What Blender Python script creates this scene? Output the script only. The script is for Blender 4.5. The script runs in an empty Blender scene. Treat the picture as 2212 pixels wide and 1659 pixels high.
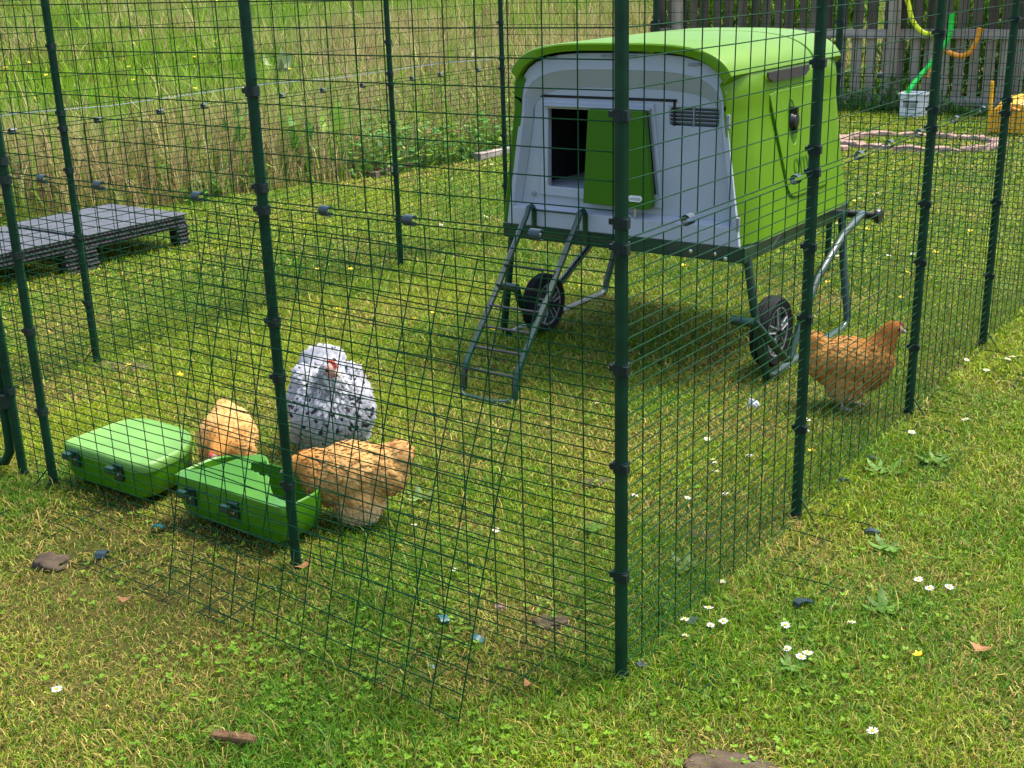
import bpy, bmesh, math, random
import numpy as np
from mathutils import Vector, Matrix, noise

R = math.radians
S = bpy.context.scene
C = S.collection
rnd = random.Random(7)

# ------------------------------------------------------------------ camera
CAM = np.array([1.20639857, -2.08669026, 1.51863894])
YAW, PITCH, ROLL = -0.618568742, 0.324484934, -0.0293791291
cy_, sy_ = math.cos(YAW), math.sin(YAW); cp_, sp_ = math.cos(PITCH), math.sin(PITCH)
fw = np.array([sy_*cp_, cy_*cp_, -sp_]); rt = np.array([cy_, -sy_, 0.0]); up = np.cross(rt, fw)
c_, s_ = math.cos(ROLL), math.sin(ROLL)
rt, up = c_*rt + s_*up, -s_*rt + c_*up
cam = bpy.data.cameras.new('camera'); cam.sensor_width = 36; cam.sensor_fit = 'HORIZONTAL'
cam.lens = 36*2634.37/2212; cam.clip_start = 0.05; cam.clip_end = 400
co = bpy.data.objects.new('camera', cam); C.objects.link(co)
co.matrix_world = Matrix(((rt[0], up[0], -fw[0], CAM[0]), (rt[1], up[1], -fw[1], CAM[1]), (rt[2], up[2], -fw[2], CAM[2]), (0, 0, 0, 1)))
S.camera = co

# ------------------------------------------------------------------ light
SD = Vector((0.26, 0.40, 1.0)).normalized()          # towards the hazy sun
W = bpy.data.worlds.new('World'); S.world = W; W.use_nodes = True
nt = W.node_tree; bg = nt.nodes['Background']
sky = nt.nodes.new('ShaderNodeTexSky'); sky.sky_type = 'NISHITA'; sky.sun_disc = False
sky.sun_elevation = math.asin(SD.z); sky.sun_rotation = math.atan2(SD.x, SD.y)
sky.air_density = 1.0; sky.dust_density = 4.0; sky.ozone_density = 1.0
nt.links.new(sky.outputs[0], bg.inputs[0]); bg.inputs[1].default_value = 0.15
sl = bpy.data.lights.new('sun', 'SUN'); sl.energy = 1.7; sl.angle = R(16); sl.color = (1.0, 0.96, 0.88)
so = bpy.data.objects.new('sun', sl); C.objects.link(so)
so.rotation_euler = SD.to_track_quat('Z', 'Y').to_euler(); so.location = (2, 3, 8)
S.view_settings.view_transform = 'Standard'; S.view_settings.look = 'None'
S.view_settings.exposure = 1.5; S.view_settings.gamma = 1.0; S.view_settings.use_curve_mapping = False

# ------------------------------------------------------------------ materials
def mat(name, col, rough=0.5, var=0.0, vscale=20.0, bump=0.0, bscale=60.0, metal=0.0, spec=0.5, attr=None, trans=0.0, col2=None, coat=0.0, stretch=None):
    m = bpy.data.materials.new(name); m.use_nodes = True
    n = m.node_tree; P = n.nodes['Principled BSDF']; L = n.links
    P.inputs['Roughness'].default_value = rough; P.inputs['Metallic'].default_value = metal
    P.inputs['Specular IOR Level'].default_value = spec
    P.inputs['Coat Weight'].default_value = coat
    P.inputs['Base Color'].default_value = (*col, 1)
    src = None
    tc = n.nodes.new('ShaderNodeTexCoord')
    vec = tc.outputs['Object']
    if stretch:
        mp = n.nodes.new('ShaderNodeMapping'); mp.inputs['Scale'].default_value = stretch
        L.new(vec, mp.inputs[0]); vec = mp.outputs[0]
    if attr:
        a = n.nodes.new('ShaderNodeAttribute'); a.attribute_name = attr; src = a.outputs['Color']
    if var > 0 or col2:
        nz = n.nodes.new('ShaderNodeTexNoise'); nz.inputs['Scale'].default_value = vscale; nz.inputs['Detail'].default_value = 5
        L.new(vec, nz.inputs['Vector'])
        rp = n.nodes.new('ShaderNodeMapRange'); rp.inputs[1].default_value = 0.3; rp.inputs[2].default_value = 0.7
        L.new(nz.outputs[0], rp.inputs[0])
        mx = n.nodes.new('ShaderNodeMix'); mx.data_type = 'RGBA'
        L.new(rp.outputs[0], mx.inputs['Factor'])
        b = col2 if col2 else tuple(min(1, c*(1+var)) for c in col)
        a_ = col if col2 else tuple(c*(1-var) for c in col)
        mx.inputs['A'].default_value = (*a_, 1); mx.inputs['B'].default_value = (*b, 1)
        if src is None: src = mx.outputs['Result']
    if src is not None: L.new(src, P.inputs['Base Color'])
    if bump > 0:
        nb = n.nodes.new('ShaderNodeTexNoise'); nb.inputs['Scale'].default_value = bscale; nb.inputs['Detail'].default_value = 4
        L.new(vec, nb.inputs['Vector'])
        bp = n.nodes.new('ShaderNodeBump'); bp.inputs['Strength'].default_value = bump; bp.inputs['Distance'].default_value = 0.004
        L.new(nb.outputs[0], bp.inputs['Height']); L.new(bp.outputs[0], P.inputs['Normal'])
    if trans > 0:
        tr = n.nodes.new('ShaderNodeBsdfTranslucent'); ms = n.nodes.new('ShaderNodeMixShader'); ms.inputs[0].default_value = trans
        if src is not None: L.new(src, tr.inputs[0])
        else: tr.inputs[0].default_value = (*col, 1)
        L.new(P.outputs[0], ms.inputs[1]); L.new(tr.outputs[0], ms.inputs[2])
        L.new(ms.outputs[0], n.nodes['Material Output'].inputs[0])
    return m

M = dict(
    wire=mat('coated wire', (0.003, 0.038, 0.013), 0.65, spec=.10, var=0.3, vscale=30),
    pole=mat('green coated steel', (0.003, 0.032, 0.013), 0.5, spec=.22, var=0.3, vscale=18, bump=0.1),
    clamp=mat('dark plastic clamp', (0.005, 0.016, 0.014), 0.5, spec=.3, var=0.2),
    clip=mat('slate plastic clip', (0.018, 0.038, 0.042), 0.35, var=0.2),
    frame=mat('green painted frame', (0.002, 0.030, 0.017), 0.35, var=0.25, vscale=14, bump=0.08, coat=0.3),
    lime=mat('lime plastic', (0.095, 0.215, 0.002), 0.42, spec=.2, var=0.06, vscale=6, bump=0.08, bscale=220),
    limed=mat('door green and shaded lime plastic', (0.038, 0.128, 0.003), 0.42, spec=.2, var=0.06, vscale=6, bump=0.08, bscale=220),
    limesky=mat('sky-paled lid plastic', (0.13, 0.30, 0.05), 0.5, var=0.12, vscale=9, bump=0.05, bscale=200),  # feeder lid: sky reflection put into the colour as a paler green
    tub=mat('green trough plastic', (0.05, 0.19, 0.004), 0.3, var=0.08, vscale=7, bump=0.05, bscale=150),
    grey=mat('pale grey plastic', (0.33, 0.365, 0.41), 0.5, var=0.07, vscale=5, bump=0.10, bscale=260),
    greyd=mat('grey plastic', (0.20, 0.22, 0.25), 0.5, var=0.06, vscale=8, bump=0.08, bscale=260),
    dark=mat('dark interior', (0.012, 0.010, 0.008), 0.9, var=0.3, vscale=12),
    black=mat('black rubber', (0.008, 0.008, 0.009), 0.75, var=0.2, vscale=30, bump=0.1, spec=.2),
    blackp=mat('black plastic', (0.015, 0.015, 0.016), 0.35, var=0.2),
    rim=mat('grey wheel plastic', (0.055, 0.058, 0.062), 0.3, var=0.2),
    rimb=mat('bright rim edge', (0.38, 0.39, 0.4), 0.3, var=0.1),
    steel=mat('steel bolt', (0.6, 0.6, 0.6), 0.25, metal=1.0),
    white=mat('white plastic', (0.7, 0.72, 0.72), 0.4, var=0.06, vscale=8, bump=0.05),
    wood=mat('weathered grey wood', (0.17, 0.135, 0.10), 0.9, col2=(0.42, 0.36, 0.28), vscale=9, bump=0.8, bscale=25, stretch=(1, 1, .12), spec=.2),
    woodx=mat('weathered rail wood', (0.18, 0.15, 0.125), 0.9, col2=(0.44, 0.38, 0.33), vscale=9, bump=0.8, bscale=25, stretch=(.12, 1, 1), spec=.2),
    woodb=mat('shaded pales and dark timber', (0.05, 0.036, 0.026), 0.95, col2=(0.15, 0.12, 0.09), vscale=7, bump=0.8, bscale=25, stretch=(1, 1, .12), spec=.15),  # on the pales this dark tone is painted shade
    stone=mat('pink stone', (0.20, 0.115, 0.085), 0.9, col2=(0.42, 0.28, 0.22), vscale=18, bump=0.7, bscale=50),
    rattan=mat('black rattan', (0.012, 0.013, 0.016), 0.42, var=0.35, vscale=60),
    tabtop=mat('woven table top', (0.045, 0.048, 0.055), 0.6, col2=(0.085, 0.09, 0.10), vscale=14, bump=0.3, bscale=400),
    yellow=mat('yellow tube', (0.72, 0.80, 0.008), 0.35, var=0.05),
    gtube=mat('bright green tube', (0.01, 0.62, 0.06), 0.35, var=0.05),
    otube=mat('orange tube', (0.80, 0.30, 0.02), 0.35, var=0.08),
    toy=mat('yellow toy plastic', (0.72, 0.36, 0.012), 0.4, var=0.1, vscale=12, bump=0.1),
    blue=mat('blue plastic', (0.05, 0.12, 0.4), 0.4),
    ink=mat('black print', (0.01, 0.01, 0.01), 0.7),
    teal=mat('teal plastic clip', (0.012, 0.11, 0.10), 0.3, var=0.2),
    cord=mat('pale cord', (0.25, 0.32, 0.33), 0.6),
    bark=mat('brown wood', (0.07, 0.035, 0.015), 0.9, col2=(0.17, 0.10, 0.05), vscale=60, bump=.8, bscale=200, spec=.2),
    soil=mat('soil', (0.06, 0.045, 0.03), 1.0, col2=(0.12, 0.09, 0.06), vscale=30, bump=1.0, bscale=60, spec=.1),
    blade=mat('grass blade', (0.1, 0.2, 0.02), 0.45, attr='Col', trans=0.30, spec=0.22),
    leaf=mat('weed leaf', (0.06, 0.15, 0.02), 0.5, attr='Col', trans=0.25, spec=0.25),
    petal=mat('white petal', (0.8, 0.8, 0.8), 0.6, trans=.2),
    gold=mat('yellow flower', (0.85, 0.6, 0.005), 0.5),
    feather=mat('feather', (0.6, 0.4, 0.2), 0.75, attr='Col', trans=0.12, spec=0.15),
    skin=mat('hen face skin', (0.50, 0.27, 0.20), 0.6, var=0.2, vscale=90, bump=0.4, bscale=200),
    red=mat('red comb', (0.62, 0.07, 0.04), 0.5, var=0.25, vscale=60, bump=0.3, bscale=150),
    beak=mat('horn beak', (0.45, 0.35, 0.24), 0.4, var=0.15, vscale=50),
    leg=mat('pale hen leg', (0.45, 0.35, 0.3), 0.6, var=0.2, vscale=80, bump=0.5, bscale=200),
    eye=mat('dark eye', (0.01, 0.006, 0.004), 0.1),
    dry=mat('dry leaf', (0.32, 0.14, 0.05), 0.7, var=0.3, vscale=50, trans=.1),
    feath=mat('loose feather', (0.6, 0.62, 0.66), 0.8, var=0.1, vscale=60),
)

# ------------------------------------------------------------------ mesh helpers
class MB:
    def __init__(s): s.v = []; s.f = []; s.mi = []; s.cur = 0; s.sm = []; s.smooth = False
    def add(s, vs, fs):
        o = len(s.v); s.v += [tuple(p) for p in vs]
        for f in fs: s.f.append([o+i for i in f]); s.mi.append(s.cur); s.sm.append(s.smooth)
    def box(s, c, d, rot=None):
        hx, hy, hz = d[0]/2, d[1]/2, d[2]/2
        vs = [Vector((x, y, z)) for x in (-hx, hx) for y in (-hy, hy) for z in (-hz, hz)]
        if rot is not None: vs = [rot @ v for v in vs]
        vs = [v + Vector(c) for v in vs]
        s.add(vs, [(0, 1, 3, 2), (4, 6, 7, 5), (0, 4, 5, 1), (2, 3, 7, 6), (0, 2, 6, 4), (1, 5, 7, 3)])
    def rings(s, rs, cap=True, closed=True):
        n = len(rs[0]); vs = [p for r in rs for p in r]; fs = []
        for i in range(len(rs)-1):
            for j in range(n if closed else n-1):
                k = (j+1) % n
                fs.append((i*n+j, i*n+k, (i+1)*n+k, (i+1)*n+j))
        if cap and closed:
            fs.append(tuple(range(n-1, -1, -1))); fs.append(tuple((len(rs)-1)*n+i for i in range(n)))
        s.add(vs, fs)
    def tube(s, pts, r, n=8, cap=True, flat=1.0):
        pts = [Vector(p) for p in pts]; rs = []
        if not isinstance(r, (list, tuple)): r = [r]*len(pts)
        prev = None
        for i, p in enumerate(pts):
            t = (pts[min(i+1, len(pts)-1)] - pts[max(i-1, 0)]).normalized()
            if prev is None:
                a = Vector((0, 0, 1)) if abs(t.z) < .9 else Vector((1, 0, 0))
                u = t.cross(a).normalized()
            else:
                u = (prev - t*prev.dot(t)).normalized()
            w = t.cross(u); prev = u
            rs.append([p + (u*math.cos(2*math.pi*k/n) + w*math.sin(2*math.pi*k/n)*flat)*r[i] for k in range(n)])
        s.rings(rs, cap)
    def lathe(s, prof, c, axis='z', n=24, cap=True):
        rs = []
        for r, h in prof:
            ring = []
            for k in range(n):
                a = 2*math.pi*k/n; x, y = r*math.cos(a), r*math.sin(a)
                ring.append((c[0]+x, c[1]+y, c[2]+h) if axis == 'z' else ((c[0]+h, c[1]+x, c[2]+y) if axis == 'x' else (c[0]+x, c[1]+h, c[2]+y)))
            rs.append(ring)
        s.rings(rs, cap)
    def plate(s, loops, th, fn):
        """flat plate with holes; loops of 2-D points, fn(u, v, w) -> 3-D, w depth 0..th"""
        flat = [p for l in loops for p in l]
        bm = bmesh.new(); ed = []
        for l in loops:
            q = [bm.verts.new((p[0], p[1], 0)) for p in l]
            ed += [bm.edges.new((q[i], q[(i+1) % len(q)])) for i in range(len(q))]
        bm.verts.index_update()
        bmesh.ops.triangle_fill(bm, use_beauty=True, use_dissolve=False, edges=ed, normal=(0, 0, 1))
        tri = [[v.index for v in f.verts] for f in bm.faces]
        bm.free()
        N = len(flat)
        vs = [fn(p[0], p[1], 0) for p in flat] + [fn(p[0], p[1], th) for p in flat]
        fs = [tuple(t) for t in tri] + [tuple(N+i for i in reversed(t)) for t in tri]
        o = 0
        for l in loops:
            n = len(l)
            for i in range(n):
                j = (i+1) % n; fs.append((o+i, o+j, N+o+j, N+o+i))
            o += n
        s.add(vs, fs)
    def build(s, name, m, parent=None, smooth=False, bevel=0, seg=2, ang=40):
        me = bpy.data.meshes.new(name); me.from_pydata(s.v, [], s.f)
        for x in (m if isinstance(m, (list, tuple)) else [m]): me.materials.append(M[x] if isinstance(x, str) else x)
        me.polygons.foreach_set('material_index', s.mi)
        bm = bmesh.new(); bm.from_mesh(me); bmesh.ops.recalc_face_normals(bm, faces=bm.faces); bm.to_mesh(me); bm.free()
        if smooth:
            me.polygons.foreach_set('use_smooth', [True]*len(me.polygons)); me.set_sharp_from_angle(angle=R(38))
        o = bpy.data.objects.new(name, me); C.objects.link(o)
        if parent is not None: o.parent = parent
        if bevel:
            b = o.modifiers.new('bevel', 'BEVEL'); b.width = bevel; b.segments = seg; b.limit_method = 'ANGLE'; b.angle_limit = R(ang)
            b.harden_normals = False
        return o

def empty(name, loc=(0, 0, 0), rz=0):
    o = bpy.data.objects.new(name, None); C.objects.link(o); o.location = loc; o.rotation_euler = (0, 0, rz)
    o.empty_display_size = .1
    return o
def tag(o, label, cat, group=None):
    o['label'] = label; o['category'] = cat
    if group: o['group'] = group
    return o
def textmesh(body, size, name, m, parent, mw, extrude=.0015):
    cu = bpy.data.curves.new('t', 'FONT'); cu.body = body; cu.size = size; cu.extrude = extrude; cu.align_x = 'CENTER'; cu.align_y = 'CENTER'
    t = bpy.data.objects.new('t', cu); C.objects.link(t)
    bpy.context.view_layer.update()
    me = bpy.data.meshes.new_from_object(t.evaluated_get(bpy.context.evaluated_depsgraph_get()))
    bpy.data.objects.remove(t)
    me.transform(mw); me.materials.clear(); me.materials.append(M[m])
    o = bpy.data.objects.new(name, me); C.objects.link(o); o.parent = parent
    return o
def arc(cx, cy, r, a0, a1, n):
    return [(cx + r*math.cos(a0+(a1-a0)*i/n), cy + r*math.sin(a0+(a1-a0)*i/n)) for i in range(n+1)]
def rrect(x0, y0, x1, y1, r, n=4):
    return (arc(x1-r, y1-r, r, 0, math.pi/2, n) + arc(x0+r, y1-r, r, math.pi/2, math.pi, n) +
            arc(x0+r, y0+r, r, math.pi, 1.5*math.pi, n) + arc(x1-r, y0+r, r, 1.5*math.pi, 2*math.pi, n))

# numpy value noise
_T = np.random.RandomState(3).rand(256, 256)
def vn(x, y, s, off=0):
    x = np.asarray(x)/s + 37.7*off + 100; y = np.asarray(y)/s + 91.3*off + 100
    xi = np.floor(x).astype(int); yi = np.floor(y).astype(int); fx = x-xi; fy = y-yi
    fx = fx*fx*(3-2*fx); fy = fy*fy*(3-2*fy)
    t = lambda a, b: _T[a % 256, b % 256]
    return (t(xi, yi)*(1-fx)+t(xi+1, yi)*fx)*(1-fy) + (t(xi, yi+1)*(1-fx)+t(xi+1, yi+1)*fx)*fy
def fbm(x, y, s, off=0): return .55*vn(x, y, s, off) + .3*vn(x, y, s/2.3, off+1) + .15*vn(x, y, s/5.1, off+2)

# meadow edge line (lawn on its right): x_edge(y)
EY = np.array([-6, 1.0, 2.7, 3.7, 5.0, 6.3, 7.0, 9.0, 11.2, 14, 40.0])
EX = np.array([-8.5, -7.2, -6.35, -5.75, -5.4, -5.2, -5.12, -5.4, -5.9, -6.3, -9.0])
def xedge(y): return np.interp(y, EY, EX)
def ground_z(x, y):
    x = np.asarray(x, float); y = np.asarray(y, float)
    d = np.maximum(0, xedge(y)-x)
    d2 = np.maximum(0, y-12.5)
    d = np.sqrt(d*d+d2*d2)
    return 0.13*np.maximum(0, d-.4) + (fbm(x, y, .9, 5)-.5)*.02
GZ = lambda x, y: float(ground_z(x, y))

def vcol(me, cols):
    ca = me.color_attributes.new('Col', 'FLOAT_COLOR', 'POINT')
    a = np.ones((len(me.vertices), 4), np.float32); a[:, :3] = cols
    ca.data.foreach_set('color', a.ravel())
def npmesh(name, V, F3, F4, cols, m, smooth=True):
    me = bpy.data.meshes.new(name)
    nv = len(V); me.vertices.add(nv); me.vertices.foreach_set('co', V.astype(np.float32).ravel())
    n3, n4 = len(F3), len(F4)
    me.loops.add(n3*3+n4*4); me.loops.foreach_set('vertex_index', np.concatenate([F3.ravel(), F4.ravel()]).astype(np.int32))
    me.polygons.add(n3+n4)
    st = np.concatenate([np.arange(n3)*3, n3*3+np.arange(n4)*4]).astype(np.int32)
    me.polygons.foreach_set('loop_start', st)
    me.update(calc_edges=True)
    if smooth: me.polygons.foreach_set('use_smooth', np.ones(n3+n4, bool))
    vcol(me, cols); me.materials.append(M[m])
    return me

def blades(P, L, Wd, ang, lean, curl, col, tipcol):
    """P base (n,3); L length; Wd width; ang heading; lean 0..1; curl; returns V,F3,F4,cols; 5 verts each"""
    n = len(P); d = np.stack([np.cos(ang), np.sin(ang), np.zeros(n)], 1)
    sd = np.stack([-np.sin(ang), np.cos(ang), np.zeros(n)], 1)
    tw = np.random.RandomState(n).rand(n)*2*np.pi
    sd = sd*np.cos(tw)[:, None]*.8 + d*np.sin(tw)[:, None]*.8
    upv = np.array([0, 0, 1.0])
    m = P + d*(L*np.sin(lean)*.5)[:, None] + upv*(L*np.cos(lean)*.55)[:, None]
    l2 = lean+curl
    t = m + d*(L*np.sin(l2)*.5)[:, None] + upv*(L*np.cos(l2)*.5)[:, None]
    w = (Wd/2)[:, None]
    V = np.stack([P-sd*w, P+sd*w, m-sd*w*.85, m+sd*w*.85, t], 1).reshape(-1, 3)
    b = np.arange(n)*5
    F4 = np.stack([b, b+1, b+3, b+2], 1); F3 = np.stack([b+2, b+3, b+4], 1)
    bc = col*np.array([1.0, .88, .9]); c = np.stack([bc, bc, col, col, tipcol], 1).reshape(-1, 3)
    return V, F3, F4, c

# ------------------------------------------------------------------ ground
def make_ground():
    xs = np.concatenate([np.linspace(-60, -12, 25), np.linspace(-11.8, 6, 240), np.linspace(6.5, 60, 30)])
    ys = np.concatenate([np.linspace(-30, -4, 14), np.linspace(-3.8, 16, 260), np.linspace(16.5, 90, 40)])
    X, Y = np.meshgrid(xs, ys); Z = ground_z(X, Y)
    nx, ny = len(xs), len(ys)
    V = np.stack([X.ravel(), Y.ravel(), Z.ravel()], 1)
    i = (np.arange(ny-1)[:, None]*nx+np.arange(nx-1)[None]).ravel()
    F4 = np.stack([i, i+1, i+nx+1, i+nx], 1)
    x, y = V[:, 0], V[:, 1]
    f = fbm(x, y, .25, 3)[:, None]
    cols = np.array([.04, .05, .008])*(1-f) + np.array([.085, .075, .02])*f
    me = npmesh('ground', V, np.zeros((0, 3), int), F4, cols, 'blade')
    me.materials.clear(); g = mat('turf soil', (.06, .06, .02), 1.0, attr='Col', bump=1.0, bscale=30, spec=.1); me.materials.append(g)
    o = bpy.data.objects.new('ground', me); C.objects.link(o); o['kind'] = 'structure'
make_ground()

# worn / dry patches and lush patches (world x, y, radius, strength)
DRY = [(-1.12, -.42, .34, 1.3), (-1.65, -.14, .40, 1.3), (-1.35, -.30, .3, .95), (.36, -.2, .16, 1.4), (-.28, .1, .10, 1.0), (-1.3, -.12, .35, .8), (-1.0, -1.0, .4, .5), (.55, -.12, .25, .8), (-1.56, 1.19, .5, .7), (-3.9, 1.1, .6, .9),
       (-.97, .75, .5, .8), (-2.9, .3, .5, .6), (-.3, .0, .22, .6), (-2.6, .7, .5, .4), (-1.0, 2.9, .8, .6), (-2.1, 1.0, .3, .7), (-.5, 1.5, .5, .5), (-2.6, 8.0, 1.2, .4), (.9, .1, .3, .5), (-.55, .35, .25, .5), (-.2, .95, .3, .4), (-2.3, -.2, .3, .6), (-1.75, .45, .4, .5)]
LUSH = [(-.55, -.45, .3, 1.0), (-2.1, -.1, .3, .8), (.25, .35, .5, .6), (.75, .75, .6, .5), (-.95, .25, .2, .6), (-3.3, 3.3, 1.0, .4), (-.8, .02, .2, .7), (.2, 1.6, .35, .6), (-.2, .2, .25, .3), (-1.9, 2.2, .5, .3)]
def patchv(x, y, P):
    v = np.zeros_like(x)
    for a, b, r, k in P: v += k*(.6 if k < .95 and P is DRY else 1)*np.exp(-((x-a)**2+(y-b)**2)/(r*r))
    return v
def in_view(x, y, z, mg=.12):
    q = np.stack([x, y, z], 1)-CAM
    f = q@fw; u = (q@rt)/np.maximum(f, .05); v = (q@up)/np.maximum(f, .05)
    hx = 1106/2634.4; hy = 829.5/2634.4
    return (f > .3) & (np.abs(u) < hx+mg) & (v > -hy-mg) & (v < hy+mg*1.6)

def make_lawn():
    rs = np.random.RandomState(11)
    out = []
    # (distance band, density per m2, length, width)
    for d0, d1, rho, ln, wd in [(1.6, 3.2, 52000, .031, .0030), (3.2, 4.6, 32000, .033, .0038), (4.6, 6.6, 17000, .036, .0050), (6.6, 9.5, 8500, .040, .0070), (9.5, 15.5, 3600, .045, .0105)]:
        A = (d1+.5)
        x0, x1, y0, y1 = CAM[0]-d1, CAM[0]+d1*.45, CAM[1]-.2, CAM[1]+d1
        n = int(rho*(x1-x0)*(y1-y0))
        x = rs.rand(n)*(x1-x0)+x0; y = rs.rand(n)*(y1-y0)+y0
        d = np.hypot(x-CAM[0], y-CAM[1])
        # ground relative to the meadow edge
        k = (d >= d0) & (d < d1) & (x > xedge(y)+.03-.12*rs.rand(n)) & (y < 12.5)
        x, y = x[k], y[k]
        k = in_view(x, y, np.zeros_like(x)); x, y = x[k], y[k]
        dr = patchv(x, y, DRY)+ (fbm(x, y, .42, 7)-.5)*1.9; lu = patchv(x, y, LUSH)+(fbm(x, y, .8, 12)-.5)*1.6
        # thin out in worn spots
        k = rs.rand(len(x)) > .55*np.clip(dr-.45, 0, 1) + .25*(fbm(x, y, .09, 21) < .33)
        x, y, dr, lu = x[k], y[k], dr[k], lu[k]
        n = len(x)
        P = np.stack([x, y, ground_z(x, y)-.002], 1)
        L = ln*(.55+.9*rs.rand(n))*(1+.35*np.clip(lu, 0, 1))*(1-.25*np.clip(dr, 0, 1)); L = np.where(rs.rand(n) < .03, L*1.8, L)
        Wd = wd*(.6+.8*rs.rand(n))
        lean = np.clip(.2+.85*rs.rand(n)+.25*np.clip(dr, 0, 1), .1, 1.35); curl = .4+1.5*rs.rand(n)**1.3
        gA = np.array([.095, .215, .006]); gB = np.array([.29, .38, .010]); gC = np.array([.44, .36, .085]); gD = np.array([.22, .15, .04]); gE = np.array([.055, .18, .006])
        t = np.clip(.45+.55*(fbm(x, y, .3, 31)-.5)*2+.35*(rs.rand(n)-.5)*2-.35*np.clip(lu, -.6, 1), 0, 1)[:, None]
        c = gA*(1-t)+gB*t
        e = (rs.rand(n) < np.clip(.10+.4*lu, 0, .5))[:, None]; c = np.where(e, gE*(1-t*.4)+gA*t*.4, c)
        dd = np.clip(dr, 0, 1)
        isdry = rs.rand(n) < .09+.40*dd; c = np.where(isdry[:, None], gC*(.6+.6*rs.rand(n))[:, None], c)
        isbr = rs.rand(n) < .03+.16*dd; c = np.where(isbr[:, None], gD*(.6+.7*rs.rand(n))[:, None], c)
        c = c*(.6+.75*rs.rand(n))[:, None]
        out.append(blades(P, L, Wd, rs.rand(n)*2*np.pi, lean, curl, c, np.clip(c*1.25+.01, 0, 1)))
    return out
def merge(parts):
    V, F3, F4, Cc = [], [], [], []; o = 0
    for v, a, b, c in parts:
        V.append(v); F3.append(a+o); F4.append(b+o); Cc.append(c); o += len(v)
    return np.concatenate(V), np.concatenate(F3), np.concatenate(F4), np.concatenate(Cc)
me = npmesh('grass', *merge(make_lawn()), 'blade')
go = bpy.data.objects.new('grass', me); C.objects.link(go); go['kind'] = 'stuff'
tag(go, 'short yellow-green lawn grass with worn dry patches', 'grass')

def leafquads(P, size, ang, tilt, cols, fold=.25, asp=.6, bend=.25):
    """simple 6-vert leaves: base, 2 mid, 2 upper, tip"""
    n = len(P); d = np.stack([np.cos(ang)*np.cos(tilt), np.sin(ang)*np.cos(tilt), np.sin(tilt)], 1)
    sd = np.stack([-np.sin(ang), np.cos(ang), np.zeros(n)], 1); nn = np.cross(d, sd)*-1
    s = size[:, None]; w = s*asp/2
    b = P; m1 = P+d*s*.38+nn*s*bend*.25; m2 = P+d*s*.75+nn*s*bend*.1; t = P+d*s-nn*s*bend*.25
    up_ = np.abs(nn)*0+nn*fold*w
    V = np.stack([b, m1-sd*w+up_, m1, m1+sd*w+up_, m2-sd*w*.8+up_*.6, m2, m2+sd*w*.8+up_*.6, t], 1).reshape(-1, 3)
    k = np.arange(n)*8
    F3 = np.concatenate([np.stack([k, k+1, k+2], 1), np.stack([k, k+2, k+3], 1), np.stack([k+4, k+7, k+5], 1), np.stack([k+5, k+7, k+6], 1)])
    F4 = np.concatenate([np.stack([k+1, k+4, k+5, k+2], 1), np.stack([k+2, k+5, k+6, k+3], 1)])
    return V, F3, F4, np.repeat(cols, 8, 0)

def make_clover():
    rs = np.random.RandomState(5); out = []
    n = 16000
    x = rs.rand(n)*9-6.5; y = rs.rand(n)*8-2.2
    x = np.concatenate([x, rs.randn(900)*.25-.55, rs.randn(500)*.5+.4])
    y = np.concatenate([y, rs.randn(900)*.2-.35, rs.randn(500)*.4+.3])
    d = np.hypot(x-CAM[0], y-CAM[1])
    k = (d > 1.6) & (d < 7) & (fbm(x, y, .35, 40) > .50) & in_view(x, y, x*0) & (x > xedge(y)+.1); x, y = x[k], y[k]; n = len(x)
    z = ground_z(x, y)+.010+.012*rs.rand(n)
    a0 = rs.rand(n)*6.28
    c = np.array([.14, .28, .012])*(.6+.7*rs.rand(n))[:, None]
    for j in range(3):
        a = a0+j*2.09
        out.append(leafquads(np.stack([x, y, z], 1), .0065+.005*rs.rand(n), a, -.1+.45*rs.rand(n), c, asp=.9))
    return out
me = npmesh('clover', *merge(make_clover()), 'leaf')
go = bpy.data.objects.new('clover', me); C.objects.link(go); go['kind'] = 'stuff'
tag(go, 'tiny clover leaves growing through the lawn grass', 'clover')

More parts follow.
